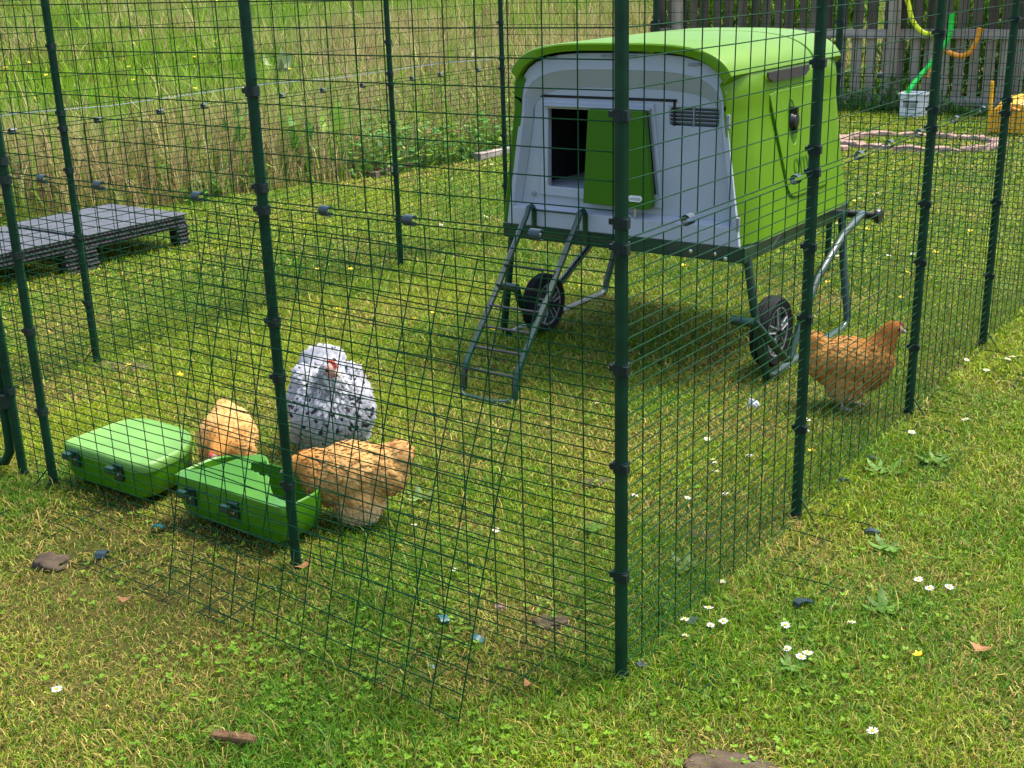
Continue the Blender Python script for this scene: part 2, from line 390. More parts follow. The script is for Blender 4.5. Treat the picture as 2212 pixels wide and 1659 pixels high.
# ------------------------------------------------------------------ meadow
def make_meadow():
    rs = np.random.RandomState(21); tan, green, flow = [], [], []
    def samp(n, x0, x1, y0, y1):
        x = rs.rand(n)*(x1-x0)+x0; y = rs.rand(n)*(y1-y0)+y0
        e = xedge(y); b = (x < e-.02) | (y > 12.6)
        x, y = x[b], y[b]
        z = ground_z(x, y); k = in_view(x, y, z+.2, .2); return x[k], y[k], z[k]
    # strip of tall rank grass by the lawn, then greener sward, then tussocks
    x, y, z = samp(900000, -22, 0, 1, 28)
    d = np.minimum(np.maximum(xedge(y)-x, 0)+0, 30); dc = np.hypot(x-CAM[0], y-CAM[1])
    keep = rs.rand(len(x)) < np.clip(1.0-.035*dc, .25, 1.0)*np.clip(.35+1.3*vn(x, y, .16, 90), .3, 1)
    x, y, z, d, dc = x[keep], y[keep], z[keep], d[keep], dc[keep]
    q = fbm(x, y, 1.3, 50)
    rank = np.clip(1.25-np.abs(d-.9)/1.0, 0, 1)
    dryz = np.clip(rank*.95+.30+(q-.5)*2.0, 0, 1)
    # brown rank tussocks far up the middle and right of the bank
    T = [(-8.6, 9.3, 1.3, 1.1), (-7.0, 11.5, 1.2, .9), (-10.5, 12.5, 1.5, .8), (-7.5, 7.6, .8, .5), (-8.0, 14.5, 1.4, .8), (-11.5, 6.2, .9, .7)]
    G = [(-8.6, 5.2, 1.2, 1.6), (-9.4, 6.6, 1.1, 1.3), (-7.0, 8.4, .7, .7), (-6.6, 9.4, .6, .8), (-6.4, 13.0, 1.0, 1.2), (-5.9, 6.6, .6, .7), (-6.0, 5.6, .45, .6)]
    dryz = np.clip(dryz+patchv(x, y, T)-patchv(x, y, G), 0, 1)
    n = len(x)
    H = (.18+.20*rs.rand(n))*(1+1.0*dryz*rs.rand(n)**2)*(1+.30*rank); H = np.where(d < .25, H*.55, H)
    H *= .65+.8*vn(x, y, .22, 95)
    H *= np.where(patchv(x, y, G) > .6, .75, 1)
    isd = rs.rand(n) < .05+.72*dryz
    gc = np.array([.10, .24, .012])*(1-q[:, None])+np.array([.26, .42, .025])*q[:, None]
    dcx = np.array([.50, .40, .17])*(.4+.9*rs.rand(n))[:, None]
    dcx = np.where((rs.rand(n) < .25)[:, None], np.array([.20, .125, .06]), dcx)
    c = np.where(isd[:, None], dcx, gc*(.6+.8*rs.rand(n))[:, None])
    P = np.stack([x, y, z-.01], 1)
    lean = .06+.5*rs.rand(n)**1.5; curl = .15+.75*rs.rand(n)**1.3
    Wd = (.0055+.0055*rs.rand(n))*np.clip(dc/8, .8, 1.8)
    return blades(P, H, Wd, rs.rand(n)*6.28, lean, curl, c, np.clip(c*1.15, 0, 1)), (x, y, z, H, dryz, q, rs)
mb, (mx, my, mz, mH, mdry, mq, rs) = make_meadow()
def stalks():
    r2 = np.random.RandomState(77); k = r2.permutation(len(mx)); k = k[mdry[k] > .45][:9000]; n = len(k)
    P = np.stack([mx[k], my[k], mz[k]], 1); c = np.array([.52, .43, .22])*(.5+.7*r2.rand(n))[:, None]
    return blades(P, .38+.34*r2.rand(n), np.full(n, .0065), r2.rand(n)*6.28, .05+.35*r2.rand(n)**1.5, .1+.6*r2.rand(n), c, c)
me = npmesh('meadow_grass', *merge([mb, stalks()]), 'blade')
mo = bpy.data.objects.new('meadow_grass', me); C.objects.link(mo); mo['kind'] = 'stuff'
tag(mo, 'long unmown meadow grass, part green and part straw coloured, on the rising bank', 'meadow grass')
# broad green undergrowth along the foot of the meadow
def make_under():
    out = []
    rs = np.random.RandomState(8)
    n = 34000
    y = rs.rand(n)*14; x = xedge(y)-np.abs(rs.randn(n))*.85-.0+.06
    cl = fbm(x, y, .5, 60); k = (cl > .49) & in_view(x, y, x*0+.2, .2); x, y, cl = x[k], y[k], cl[k]; n = len(x)
    z = ground_z(x, y)+rs.rand(n)**1.4*.34*np.clip((cl-.46)*6, .15, 1)
    c = np.array([.07, .19, .02])*(.6+.9*rs.rand(n))[:, None]; c = np.where((rs.rand(n) < .12)[:, None], np.array([.25, .36, .04]), c)
    c = np.where((rs.rand(n) < .03)[:, None], np.array([.3, .12, .05]), c)
    out.append(leafquads(np.stack([x, y, z], 1), .035+.05*rs.rand(n)**2, rs.rand(n)*6.28, -.4+1.1*rs.rand(n), c, asp=.55))
    # growth behind the paling fence
    n = 60000
    x = rs.rand(n)*8.5-6.2; y = 11.42+rs.rand(n)*1.3; z = rs.rand(n)**.8*1.6
    k = (fbm(x, z, .35, 66) > .42); x, y, z = x[k], y[k], z[k]; n = len(x)
    c = np.array([.17, .34, .02])*(.4+1.1*rs.rand(n))[:, None]
    out.append(leafquads(np.stack([x, y, z], 1), .06+.10*rs.rand(n), rs.rand(n)*6.28, .2+1.1*rs.rand(n), c, asp=.22))
    # weeds at the foot of the fence
    n = 3800
    x = rs.rand(n)*6.5-6; y = 10.95+rs.rand(n)*.22; z = rs.rand(n)**2*.42*np.clip(fbm(x, y, .5, 70)*2-.6, .1, 1)
    c = np.array([.07, .18, .02])*(.5+1.0*rs.rand(n))[:, None]
    out.append(leafquads(np.stack([x, y, z], 1), .05+.05*rs.rand(n), rs.rand(n)*6.28, .2+1.1*rs.rand(n), c, asp=.3))
    return out
me = npmesh('undergrowth', *merge(make_under()), 'leaf')
mo = bpy.data.objects.new('undergrowth', me); C.objects.link(mo); mo['kind'] = 'stuff'
tag(mo, 'leafy green undergrowth along the lawn edge and behind the paling fence', 'undergrowth')

# broad-leaved weed plants (docks) in the bank: each a thing
def weed(loc, n, size, label, col=(.09, .26, .03), h=.25):
    rs = np.random.RandomState(int(abs(loc[0]*1000)) % 9999)
    P = np.zeros((n, 3)); P[:, 2] = rs.rand(n)*h
    a = rs.rand(n)*6.28; P[:, 0] += np.cos(a)*.02; P[:, 1] += np.sin(a)*.02
    c = np.array(col)*(.75+.5*rs.rand(n))[:, None]
    me = npmesh('dock_plant', *leafquads(P, size*(.7+.6*rs.rand(n)), a, .25+.7*rs.rand(n), c, asp=.42, bend=.9), 'leaf')
    o = bpy.data.objects.new('dock_plant', me); C.objects.link(o); o.location = (loc[0], loc[1], GZ(*loc))
    tag(o, label, 'plant')
weed((-5.98, 5.55), 9, .22, 'broad-leaved pale green plant with the biggest leaves at the foot of the meadow', (.22, .42, .04), .3)
weed((-5.95, 5.1), 12, .18, 'clump of dark broad leaves left of the biggest-leaved plant in the meadow edge', h=.4)
weed((-6.15, 4.55), 14, .16, 'tall leafy green plant in the tan grass behind the second post', h=.5)
weed((-5.6, 6.1), 10, .16, 'low broad-leaved plant by the meadow edge right of the biggest-leaved plant', h=.18)
weed((-8.2, 3.6), 10, .2, 'dock plant with a reddish leaf up the bank on the far left', (.2, .12, .06), .35)
weed((-8.0, 6.9), 10, .2, 'weed with pale and rusty leaves on the bank right of the middle post', (.22, .28, .12), .4)

# buttercups and daisies: each a thing
def flower_mesh(kind, s):
    b = MB()
    b.tube([(0, 0, -.02), (.001, 0, 0), (0, .001, s[2])], .0009*s[1], 5)
    b.cur = 1; n = 12 if kind == 'daisy' else 5
    r = s[0]
    for k in range(n):
        a = 2*math.pi*k/n+rnd.uniform(-.1, .1); w = (.30 if kind == 'daisy' else .75)*r; z = s[2]
        tip = r*rnd.uniform(.9, 1.05); dz = rnd.uniform(0, .25)*r if kind == 'daisy' else .55*r
        ca, sa = math.cos(a), math.sin(a)
        pt = lambda u, v, h: (ca*u-sa*v, sa*u+ca*v, z+h)
        b.add([pt(.18*r, 0, 0), pt(.6*tip, -w/2, dz*.5), pt(.6*tip, w/2, dz*.5), pt(tip, 0, dz)], [(0, 1, 3, 2)])
    b.cur = 2
    b.lathe([(.30*r, 0), (.30*r, .10*r), (.16*r, .22*r), (.01*r, .24*r)], (0, 0, s[2]+.001), n=8)
    me = b.build('tmp', ['leaf', 'petal' if kind == 'daisy' else 'gold', 'gold'])
    m = me.data; bpy.data.objects.remove(me)
    vcol(m, np.tile(np.array([.07, .16, .02]), (len(m.vertices), 1)))
    return m
DM = [flower_mesh('daisy', (.0115, 1, .025)), flower_mesh('daisy', (.010, 1, .02)), flower_mesh('daisy', (.012, 1, .03))]
BM = [flower_mesh('buttercup', (.011, 1, .05)), flower_mesh('buttercup', (.012, 1, .07))]
def flower(kind, x, y, label, group, h=0, sc=1.0):
    me = rnd.choice(DM if kind == 'daisy' else BM)
    o = bpy.data.objects.new(kind, me); C.objects.link(o)
    o.location = (x, y, GZ(x, y)+h); o.rotation_euler = (rnd.uniform(-.25, .25), rnd.uniform(-.25, .25), rnd.uniform(0, 6)); o.scale = (sc,)*3
    tag(o, label, kind, group)
for x, y in [(0, .51), (.05, .34), (.1, .32), (.08, .29), (.05, .21), (.23, .38), (.28, .29), (.32, .25), (.33, .27), (.36, .48), (.02, .27)]:
    flower('daisy', x, y, 'small white daisy in the loose cluster on the lawn right of the corner post', 'daisies right of the corner post', sc=1.15)
for x, y in [(.43, .77), (.47, .74), (.50, .77)]:
    flower('daisy', x, y, 'one of three white daisies close together towards the right edge of the lawn', 'trio of daisies near the right edge', sc=1.15)
flower('daisy', -1.02, -.75, 'lone white daisy in the grass at the lower left', None, sc=1.2)
flower('daisy', .56, .07, 'lone white daisy near the bottom right of the lawn', None, sc=1.1)
for x, y in [(.01, 2.69), (.12, 2.57), (.17, 2.77), (.15, 2.73), (.09, 1.76), (-.25, 1.69), (-.22, 1.62), (.21, 2.0)]:
    flower('daisy', x, y, 'white daisy growing along the foot of the right-hand mesh wall', 'daisies along the right-hand mesh wall', sc=1.3)
for x, y in [(-.37, 1.23), (-.36, 1.21), (-.47, 1.38), (-.96, 1.49), (-.67, .45), (-.89, .35), (-.31, 1.12), (-.62, .2), (-.21, .99), (-.3, .9), (-.45, .85), (-.28, 1.31), (-1.34, .42)]:
    flower('daisy', x, y, 'white daisy inside the run between the speckled hen and the corner post', 'daisies inside the front of the run', sc=1.1)
for k in range(26):
    x, y = rnd.choice([(-4.5, 6.4), (-4.0, 6.0), (-4.6, 7.0), (-1.2, 6.2), (-.9, 4.6), (-3.5, 3.9)]); x += rnd.uniform(-.5, .5); y += rnd.uniform(-.45, .45)
    flower('daisy', x, y, 'distant white daisy in the lawn beyond the run', 'daisies in the lawn beyond the run', sc=1.6)
for x, y in [(.56, .37)]:
    flower('buttercup', x, y, 'single yellow buttercup on a stem at the lower right', None, sc=1.1)
for x, y in [(-3.04, 2.46), (-3.26, 2.46), (-2.54, 1.83), (-2.14, 2.02), (-1.91, 1.72), (-2.76, .85), (-2.51, .87), (-1.86, 2.82), (-.09, 1.35), (-2.38, 3.17), (-2.2, 1.95), (-1.75, 1.9), (-1.3, .5)]:
    flower('buttercup', x, y, 'yellow buttercup in the mown lawn inside the run', 'buttercups inside the run', sc=1.3)
for k in range(24):
    x, y = rnd.uniform(-4, -.2), rnd.uniform(3.0, 7)
    flower('buttercup', x, y, 'yellow buttercup in the lawn behind the coop', 'buttercups behind the coop', sc=1.5)
gi = [i for i in np.random.RandomState(2).permutation(len(mx))[:6000] if mdry[i] < .35][:170]
for i in gi:
    flower('buttercup', float(mx[i]), float(my[i]), 'yellow buttercup among the long meadow grass', 'buttercups in the meadow', h=float(mH[i])*.75, sc=2.1)

# ------------------------------------------------------------------ the run
run = empty('chicken_run', (0, 0, 0))
tag(run, 'walk-in run of dark green wire mesh panels on green posts around the coop and hens', 'chicken run')
WR = .0015
def wire(b, p, q, r=WR, n=5, sag=0, seg=1):
    if seg == 1: b.tube([p, q], r, n)
    else:
        p, q = Vector(p), Vector(q)
        b.tube([p.lerp(q, i/seg)+Vector((0, 0, -sag*math.sin(math.pi*i/seg))) for i in range(seg+1)], r, n)
def mesh_panel(a, b_, z0, z1, ncol, nrow, out, parent, jit=.0015, stakes=0, off=0.0):
    """welded panel between ground points a and b_ (x, y), 'out' = unit outward normal"""
    b = MB(); b.smooth = False
    A, B = Vector((*a, 0)), Vector((*b_, 0)); o = Vector((*out, 0))*.0034; t = (B-A).normalized()
    g = random.Random(int((a[0]*13+a[1]*7+z0*5)*1000) & 65535)
    ins = .012
    bow = g.uniform(-.006, .006)
    L = (B-A).length
    xs = [ins+off+(L-2*ins)*i/ncol for i in range(ncol+1)]
    def P(u, z, w): return A+t*u+Vector((0, 0, z))+o*w+Vector((*out, 0))*(bow*math.sin(math.pi*min(max(u/L, 0), 1))*math.sin(math.pi*(z-z0)/(z1-z0)))
    for i, u in enumerate(xs):
        j1, j2 = g.uniform(-jit, jit), g.uniform(-jit, jit)
        if 0 < i < ncol or True:
            b.tube([P(u+j1, z0-stakes, 0), P(u+(j1+j2)/2, (z0+z1)/2, 0), P(u+j2, z1, 0)], WR, 5)
    for i in range(nrow+1):
        z = z0+(z1-z0)*i/nrow
        j1, j2 = g.uniform(-jit, jit)*.7, g.uniform(-jit, jit)*.7
        m = L/2
        b.tube([P(xs[0]-.006, z+j1, 1), P(m*.5, z+(j1*.7+j2*.3)-.0006, 1), P(m, z+(j1+j2)/2-.001, 1), P(m*1.5, z+(j1*.3+j2*.7)-.0006, 1), P(xs[-1]+.006, z+j2, 1)], WR*(1.15 if i in (0, nrow) else 1), 5)
    return b.build('mesh_panel', 'wire', parent, smooth=True)
def post(x, y, cl, top=2.02, lean=(0, 0), peg=None):
    b = MB(); b.smooth = True
    ring = []
    for k in range(20):                                   # fluted tube
        a = 2*math.pi*k/20; r = .0140 if k % 5 else .0160
        ring.append((math.cos(a)*r, math.sin(a)*r))
    lv = [(z, z*lean[0], z*lean[1]) for z in (-.03, .5, 1.0, 1.5, top)]
    b.rings([[(px+lx, py+ly, z) for px, py in ring] for z, lx, ly in lv])
    o = b.build('post', 'pole', run, smooth=True); o.location = (x, y, 0)
    for z in cl:
        c = MB()
        c.lathe([(.0160, -.012), (.0180, -.012), (.0180, .012), (.0160, .012)], (z*lean[0], z*lean[1], z), n=14)
        c.box((z*lean[0]+.0165, z*lean[1]-.010, z), (.012, .014, .019)); c.box((z*lean[0]-.0155, z*lean[1]-.008, z+.002), (.012, .012, .012))
        c.build('clamp', 'clamp', o, smooth=True)
    c = MB(); c.lathe([(.016, -.02), (.0178, -.02), (.0178, .022), (.016, .022)], (0, 0, 0), n=14); c.build('end_cap', 'clamp', o, smooth=True)
    if peg:
        c = MB(); c.tube([(0, 0, .075), (peg[0]*.25, peg[1]*.25, .06), (peg[0], peg[1], 0.0), (peg[0]*1.1, peg[1]*1.1, -.02)], .0025, 6); c.build('ground_peg', 'pole', o, smooth=True)
    return o
cl_main = [.262, .519, .738, .992, 1.044, 1.254, 1.5, 1.75]
AX = [0, -1.014, -2.088, -2.25, -3.08]
BY = [0, 1.008, 2.025, 2.98, 3.93]
CY = [0, .915, 1.935, 2.92, 3.93]
DX = [-3.08, -2.06, -1.04, 0]
post(0, 0, cl_main)
post(AX[1], 0, [.25, .55, .70, .985, 1.04, 1.27, 1.5], peg=(.03, -.05))
post(AX[2], 0, [.26, .52, .76, .985, 1.04], peg=(-.05, -.05))
post(AX[3], 0, [.3, .8, 1.2]); post(AX[4], 0, [.3, 1])
for i, y in enumerate(BY[1:]): post(0, y, [[.28, .60, .80, 1.0, 1.06, 1.28, 1.5], [.25, .55, .75, 1.0, 1.06, 1.3], [.3, .6, .95, 1.0, 1.3], [.3, 1.0]][i], peg=(.07, -.02))
for i, y in enumerate(CY[1:]): post(-3.08, y, [[.27, .55, .82, .985, 1.045, 1.3, 1.5], [.25, .5, .8, 1.0, 1.05], [.27, .52, .79, .985, 1.04, 1.2], [.3, .6, .99, 1.05, 1.25]][i], peg=(-.07, -.02))
for x in DX[1:3]: post(x, 3.93, [.3, .6, .99, 1.05, 1.25])
NC, NL, NU = 12, 35, 17
def wall(p, q, out, lower=True):
    a = Vector(p); d = (Vector(q)-a).normalized(); n = max(2, round(NC*(Vector(q)-a).length/1.02))
    a1 = tuple(a); b1 = tuple(Vector(q))
    mesh_panel(a1, b1, .012, .994, n, NL, out, run)
    mesh_panel(a1, b1, 1.008, 2.0, n, NU, out, run, off=-.006)
wall((-1.014, 0), (0, 0), (0, -1)); wall((-2.088, 0), (-1.014, 0), (0, -1)); wall((-2.25, 0), (-2.088, 0), (0, -1))
for i in range(4): wall((0, BY[i]), (0, BY[i+1]), (1, 0)); wall((-3.08, CY[i]), (-3.08, CY[i+1]), (-1, 0))
for i in range(3): wall((DX[i], 3.93), (DX[i+1], 3.93), (0, 1))
# door in the left bay: round-cornered tube frame with its own mesh
df = MB(); df.smooth = True
df.tube([(-2.285, -.01, 1.9), (-2.285, -.01, .14), (-2.292, -.01, .085), (-2.325, -.01, .045), (-2.39, -.01, .03), (-2.98, -.01, .03), (-3.03, -.01, .08), (-3.04, -.01, .15), (-3.04, -.01, 1.9), (-2.285, -.01, 1.9)], .015, 10)
door = df.build('door', 'pole', run, smooth=True)
dm = MB()
for i in range(1, 9): wire(dm, (-2.285-.084*i, -.012, .03), (-2.285-.084*i, -.012, 1.9))
for i in range(1, 33): wire(dm, (-2.285, -.015, .03+.0583*i), (-3.04, -.015, .03+.0583*i))
dm.build('door_mesh', 'wire', door, smooth=True)
for z_, h_ in ((.27, .05), (1.1, .12)):
    dh = MB(); dh.box((-2.268, -.02, z_), (.05, .04, h_)); dh.build('door_latch', 'clamp', door, bevel=.004)
# slate clips that join upper and lower panels
def clip(p, axis, parent=run):
    c = MB(); c.smooth = True; L, r = .028, .0115; rs = []
    for s in (-1, 1):
        for rr in ((r, r*.78) if s > 0 else (r*.78, r)):
            ring = []
            for k in range(15):
                a = R(30)+R(300)*k/14; x, z = math.cos(a)*rr, math.sin(a)*rr*1.1
                ring.append((p[0]+(s*L/2 if axis == 'x' else x), p[1]+(x if axis == 'x' else s*L/2), p[2]+z))
            rs.append(ring)
    c.rings(rs+[rs[0]], cap=False, closed=False)
    return c.build('panel_clip', 'clip', parent, smooth=True)
for x in (-1.9, -1.646, -1.248, -.802, -.546, -.204): clip((x, -.002, 1.0), 'x')
for y in (.287, .887, 1.347, 1.605, 1.892, 2.284, 2.622, 3.3): clip((0.002, y, 1.0), 'y')
for y in (.694, 1.085, 1.405, 1.651, 2.132, 2.414, 2.705, 3.107, 3.349, 3.701): clip((-3.082, y, 1.0), 'y')
for x in (-.545, -.825, -1.6, -2.5): clip((x, 3.932, 1.0), 'x')
# flat mesh skirt lying in the grass outside the walls
def skirt(a, b_, out, w=.30):
    b = MB(); A, B, o = Vector((*a, 0)), Vector((*b_, 0)), Vector((*out, 0)); L = (B-A).length; t = (B-A)/L; g = random.Random(int(L*999+a[0]*77+a[1]*5)&65535)
    zz = lambda u, v: .006+.008*math.sin(u*9+v*13+a[0])+.006*math.sin(u*23+a[1])
    n = round(L/.085)
    for i in range(n+1):
        u = L*i/n; b.tube([A+t*u+o*v+Vector((0, 0, zz(u, v))) for v in (0, w*.33, w*.66, w)], WR, 5)
    for v in (0, .055, .11, .165, .22, .275, w):
        if v > w: continue
        m = 10; b.tube([A+t*(L*i/m)+o*v+Vector((0, 0, zz(L*i/m, v)+.002)) for i in range(m+1)], WR, 5)
    b.build('ground_skirt', 'wire', run, smooth=True)
skirt((-2.1, -.02), (-1.1, -.02), (0, -1)); skirt((-1.05, -.02), (.0, -.02), (0, -1), .30)
for i in range(3): skirt((.02, BY[i]+.03), (.02, BY[i+1]-.03), (1, 0), .26)
for i in range(4): skirt((-3.10, CY[i]+.03), (-3.10, CY[i+1]-.03), (-1, 0), .28)

# loose panel leaning against the front wall
b = MB(); g = random.Random(4)
TL, TR, BL, BR = Vector((-1.20, -.014, .965)), Vector((-.18, -.014, .93)), Vector((-1.19, -.30, -.02)), Vector((-.196, -.36, -.02))
def LP(u, v):
    p = TL.lerp(TR, u).lerp(BL.lerp(BR, u), v)
    p.y -= .035*math.sin(math.pi*v)*(.6+.4*u); p.x += .012*math.sin(math.pi*v)
    return p
for i in range(13): b.tube([LP(i/12+(0 if i in (0, 12) else g.uniform(-.002, .002)), v/10*1.0) for v in range(11)], WR, 5)
for i in range(18):
    v = i/17*.955; b.tube([LP(u/8, v+.002*math.sin(u+i))+Vector((0, -.0034, 0)) for u in range(9)], WR, 5)
tag(b.build('mesh_panel', 'wire', smooth=True), 'loose square of green wire mesh leaning against the front wall of the run', 'mesh panel')
# pale line stretched behind the left wall
b = MB(); b.smooth = True
b.tube([(-3.13, .3+.45*i, 1.052+.008*math.sin(i*2.1)) for i in range(9)], .0018, 6)
tag(b.build('cord', 'cord', smooth=True), 'thin pale cord strung along the far left wall just above the panel joint', 'cord')
# clips dropped in the grass
def gclip(x, y, label, m='clip', rz=0, s=1.0, up=.012):
    c = MB(); c.smooth = True
    pr = [(-.020, .000), (-.016, .011), (-.004, .014), (.010, .012), (.020, .005), (.028, .006), (.028, .003), (.020, .001), (.010, .008), (-.003, .010), (-.013, .008), (-.016, .0)]
    c.rings([[(px*s, w*s, pz*s) for px, pz in pr] for w in (-.013, -.011, .011, .013)])
    o = c.build('plastic_clip', m, smooth=True); o.location = (x, y, GZ(x, y)+up); o.rotation_euler = (rnd.uniform(-.2, .2), rnd.uniform(-.2, .2), rz)
    tag(o, label, 'clip')
gclip(-1.527, -.05, 'teal plastic clip lying in the dry grass in front of the green feeder', 'teal', .6, .85)
gclip(-1.519, -.25, 'dark plastic clip on the ground skirt nearest the bare soil patch', 'clip', 2.2, 1.1)
gclip(-.496, -.02, 'teal plastic clip in the grass below the leaning mesh panel', 'teal', -.5, .9)
gclip(.22, .509, 'dark slate clip alone in the lawn right of the corner post', 'clip', 1.0, 1.0, .018)
gclip(.03, .291, 'small dark clip at the wall foot between the daisies and the corner post', 'clip', 1.7, .8)
gclip(.224, .998, 'dark clip in the lawn level with the second post of the right wall', 'clip', .4, .9)
gclip(.022, .053, 'small clip in the grass at the foot of the corner post', 'clip', 1.2, .7)
gclip(.035, 1.30, 'pale-edged clip at the wall foot just beyond the second right-hand post', 'clip', .9, .9)
gclip(.04, 1.52, 'clip at the wall foot beside the broad weed near the buff hen', 'clip', .2, .9)
gclip(-.37, -.05, 'small pale clip in the grass between leaning panel and corner post', 'teal', .2, .7)
# wood chip, dry leaves, stones, soil
b = MB(); b.rings([[(x, y*w, z*w) for y, z in rrect(-.013, 0, .013, .016, .005, 2)] for x, w in ((-.05, .5), (-.042, 1), (0, .92), (.03, 1.05), (.048, .7))])
o = b.build('wood_chip', 'bark', smooth=True); o.location = (-.555, -.655, GZ(-.555, -.655)+.018); o.rotation_euler = (0, .05, .45); tag(o, 'short broken piece of brown wood lying in the foreground grass', 'wood')
def dleaf(x, y, label, s, rz, m='dry'):
    me = npmesh('dry_leaf', *leafquads(np.array([[0, 0, 0.]]), np.array([s]), np.array([rz]), np.array([.1]), np.array([[.35, .15, .05]]), asp=.5, bend=.6), m)
    o = bpy.data.objects.new('dry_leaf', me); C.objects.link(o); o.location = (x, y, GZ(x, y)+.028); tag(o, label, 'leaf')
dleaf(-1.26, -.40, 'orange-brown dry leaf lying in the dry grass at lower left', .05, .5)
dleaf(-.99, -.03, 'reddish dry leaf at the foot of the second front post', .05, 1.2)
dleaf(-.16, -.15, 'small brown leaf in the grass left of the corner post foot', .04, -.6)
dleaf(.62, .53, 'thin brown leaf in the lawn at the right edge', .06, -.2)
def lump(name, x, y, r, h, m, label, cat, rz=0):
    bm = bmesh.new(); bmesh.ops.create_icosphere(bm, subdivisions=4, radius=1)
    for v in bm.verts:
        n_ = noise.noise(v.co*1.7+Vector((x, y, 0)))*.35+noise.noise(v.co*5+Vector((x, y, 3)))*.12
        v.co = Vector((v.co.x*r[0], v.co.y*r[1], max(v.co.z, -.5)*h))*(1+n_)
    me = bpy.data.meshes.new(name); bm.to_mesh(me); bm.free(); me.polygons.foreach_set('use_smooth', [True]*len(me.polygons)); me.materials.append(M[m])
    o = bpy.data.objects.new(name, me); C.objects.link(o); o.location = (x, y, GZ(x, y)+h*.3); o.rotation_euler[2] = rz; tag(o, label, cat)
lump('soil_heap', -1.61, -.35, (.055, .04), .022, 'soil', 'bare dark soil mound with pale crumbs at the left foreground', 'soil heap', .4)
for x_, y_, r_, rz_ in ((.37, -.17, (.10, .05), .2), (-.27, .13, (.05, .03), .5), (-2.95, .95, (.16, .07), .3), (-.62, .92, (.07, .03), .8), (-.18, .75, (.05, .03), .2)):
    lump('bare_soil', x_, y_, r_, .010, 'soil', {.37: 'bare soil scrape at the bottom edge of the lawn right of the corner post', -.27: 'small bare soil spot just behind the bottom of the leaning mesh', -2.95: 'worn bare soil by the left wall of the run', -.62: 'bare soil streak in the run below the ladder', -.18: 'small bare soil spot inside the run near the right wall'}[x_], 'soil patch', rz_)
lump('stone', -.42, .12, (.018, .012), .012, 'stone', 'pinkish pebble behind the leaning mesh panel', 'stone')
lump('stone', -.35, .35, (.012, .010), .008, 'stone', 'small pale pebble inside the run nearest the corner post', 'stone')
lump('loose_feather', -.50, 1.82, (.022, .014), .022, 'feath', 'grey fluffy feather on the lawn left of the buff hen by the right wall', 'feather')
lump('loose_feather', -.40, -.19, (.013, .006), .006, 'feath', 'small white feather in the grass under the leaning mesh panel', 'feather')

# plantain-like weeds in the lawn
def lweed(x, y, s, label, n=7, col=(.11, .25, .05)):
    rs = np.random.RandomState(int(abs(x*977+y*131)) % 9999)
    a = np.arange(n)*6.28/n+rs.rand(n)*.5
    P = np.zeros((n, 3)); P[:, 2] = .012
    me = npmesh('lawn_weed', *leafquads(P, s*(.5+.5*rs.rand(n)), a, .02+.22*rs.rand(n), np.array(col)*np.array([.9, .9, .5])*(.55+.5*rs.rand(n))[:, None], asp=.34, bend=.5), 'leaf')
    o = bpy.data.objects.new('lawn_weed', me); C.objects.link(o); o.location = (x, y, GZ(x, y)+.01); tag(o, label, 'weed')
lweed(.40, .60, .075, 'rosette weed in the lawn left of the daisy trio')
lweed(.31, .22, .05, 'small rosette weed beside the lowest daisies of the right cluster')
lweed(-.12, .55, .07, 'pale rosette weed inside the run nearest the right-hand wall', 7, (.16, .28, .09))
lweed(-.45, .62, .06, 'dark-leaved weed inside the run in front of the coop shadow')
lweed(-1.0, .52, .07, 'pale-leaved weed inside the run right of the nearest buff hen', 6, (.2, .32, .12))
lweed(.10, 1.45, .09, 'broad rosette weed outside the right wall beside a clip', 8, (.15, .30, .08))
lweed(.22, 1.62, .08, 'broad weed in the lawn beyond the one beside the clip', 8, (.15, .30, .08))
lweed(.30, .93, .07, 'weed in the lawn by the second right-hand post peg', 6, (.14, .3, .07))

# ------------------------------------------------------------------ coop
coop = empty('chicken_coop', (-1.20, 2.55, 0))
tag(coop, 'green and grey plastic chicken coop with arched roof on a wheeled green metal stand', 'chicken coop')
OX, OY = -1.20, 2.55
def L3(x, y, z): return (x-OX, y-OY, z)      # world -> coop-local
def outline(d=0.0, n=18, zb=.535):
    """body section (x rel. centre, z), inset d, from bottom right counter-clockwise"""
    wb, wt, zs, zt = .548-d, .478-d, 1.0, 1.245-d
    pts = []
    for i in range(5):
        t = i/5; z = zb+(zs-zb)*t; pts.append((wb+(wt-wb)*((z-.53)/(zs-.53)), z))
    e = 2/3.6
    for i in range(n+1):
        a = math.pi*i/n; cx = math.copysign(abs(math.cos(a))**e, math.cos(a)); pts.append((wt*cx, zs+(zt-zs)*math.sin(a)**e))
    pts += [(-x, z) for x, z in reversed(pts[:5])]
    return pts
YF, YB = 2.055, 3.09
def skin(pts_fn, ys):
    """rings along y: [(y, grow)] for outer then inner"""
    rs = []
    for y, gq in ys: rs.append([L3(OX+p[0], y, p[1]) for p in pts_fn(gq)])
    return rs
def grown(sel, g): return [(x*(1+g/.5), z+(g*.9 if z > 1.05 else 0)) for x, z in sel]
full = outline(0, 160)
side_r = [p for p in full if p[0] > 0 and p[1] <= 1.15]
side_l = [p for p in full if p[0] < 0 and p[1] <= 1.15]
roof = [p for p in full if p[1] >= 1.128]
def closed_skin(b, sel, ys_out, ys_in):
    rs = skin(lambda g: grown(sel, g), ys_out) + skin(lambda g: grown(sel, g), list(reversed(ys_in)))
    rs.append(rs[0])
    b.rings(rs, cap=False, closed=False)
    for k in (0, -1):                      # close the two long edges
        line = [r[k] for r in rs[:-1]]
        b.add(line, [tuple(range(len(line)))])
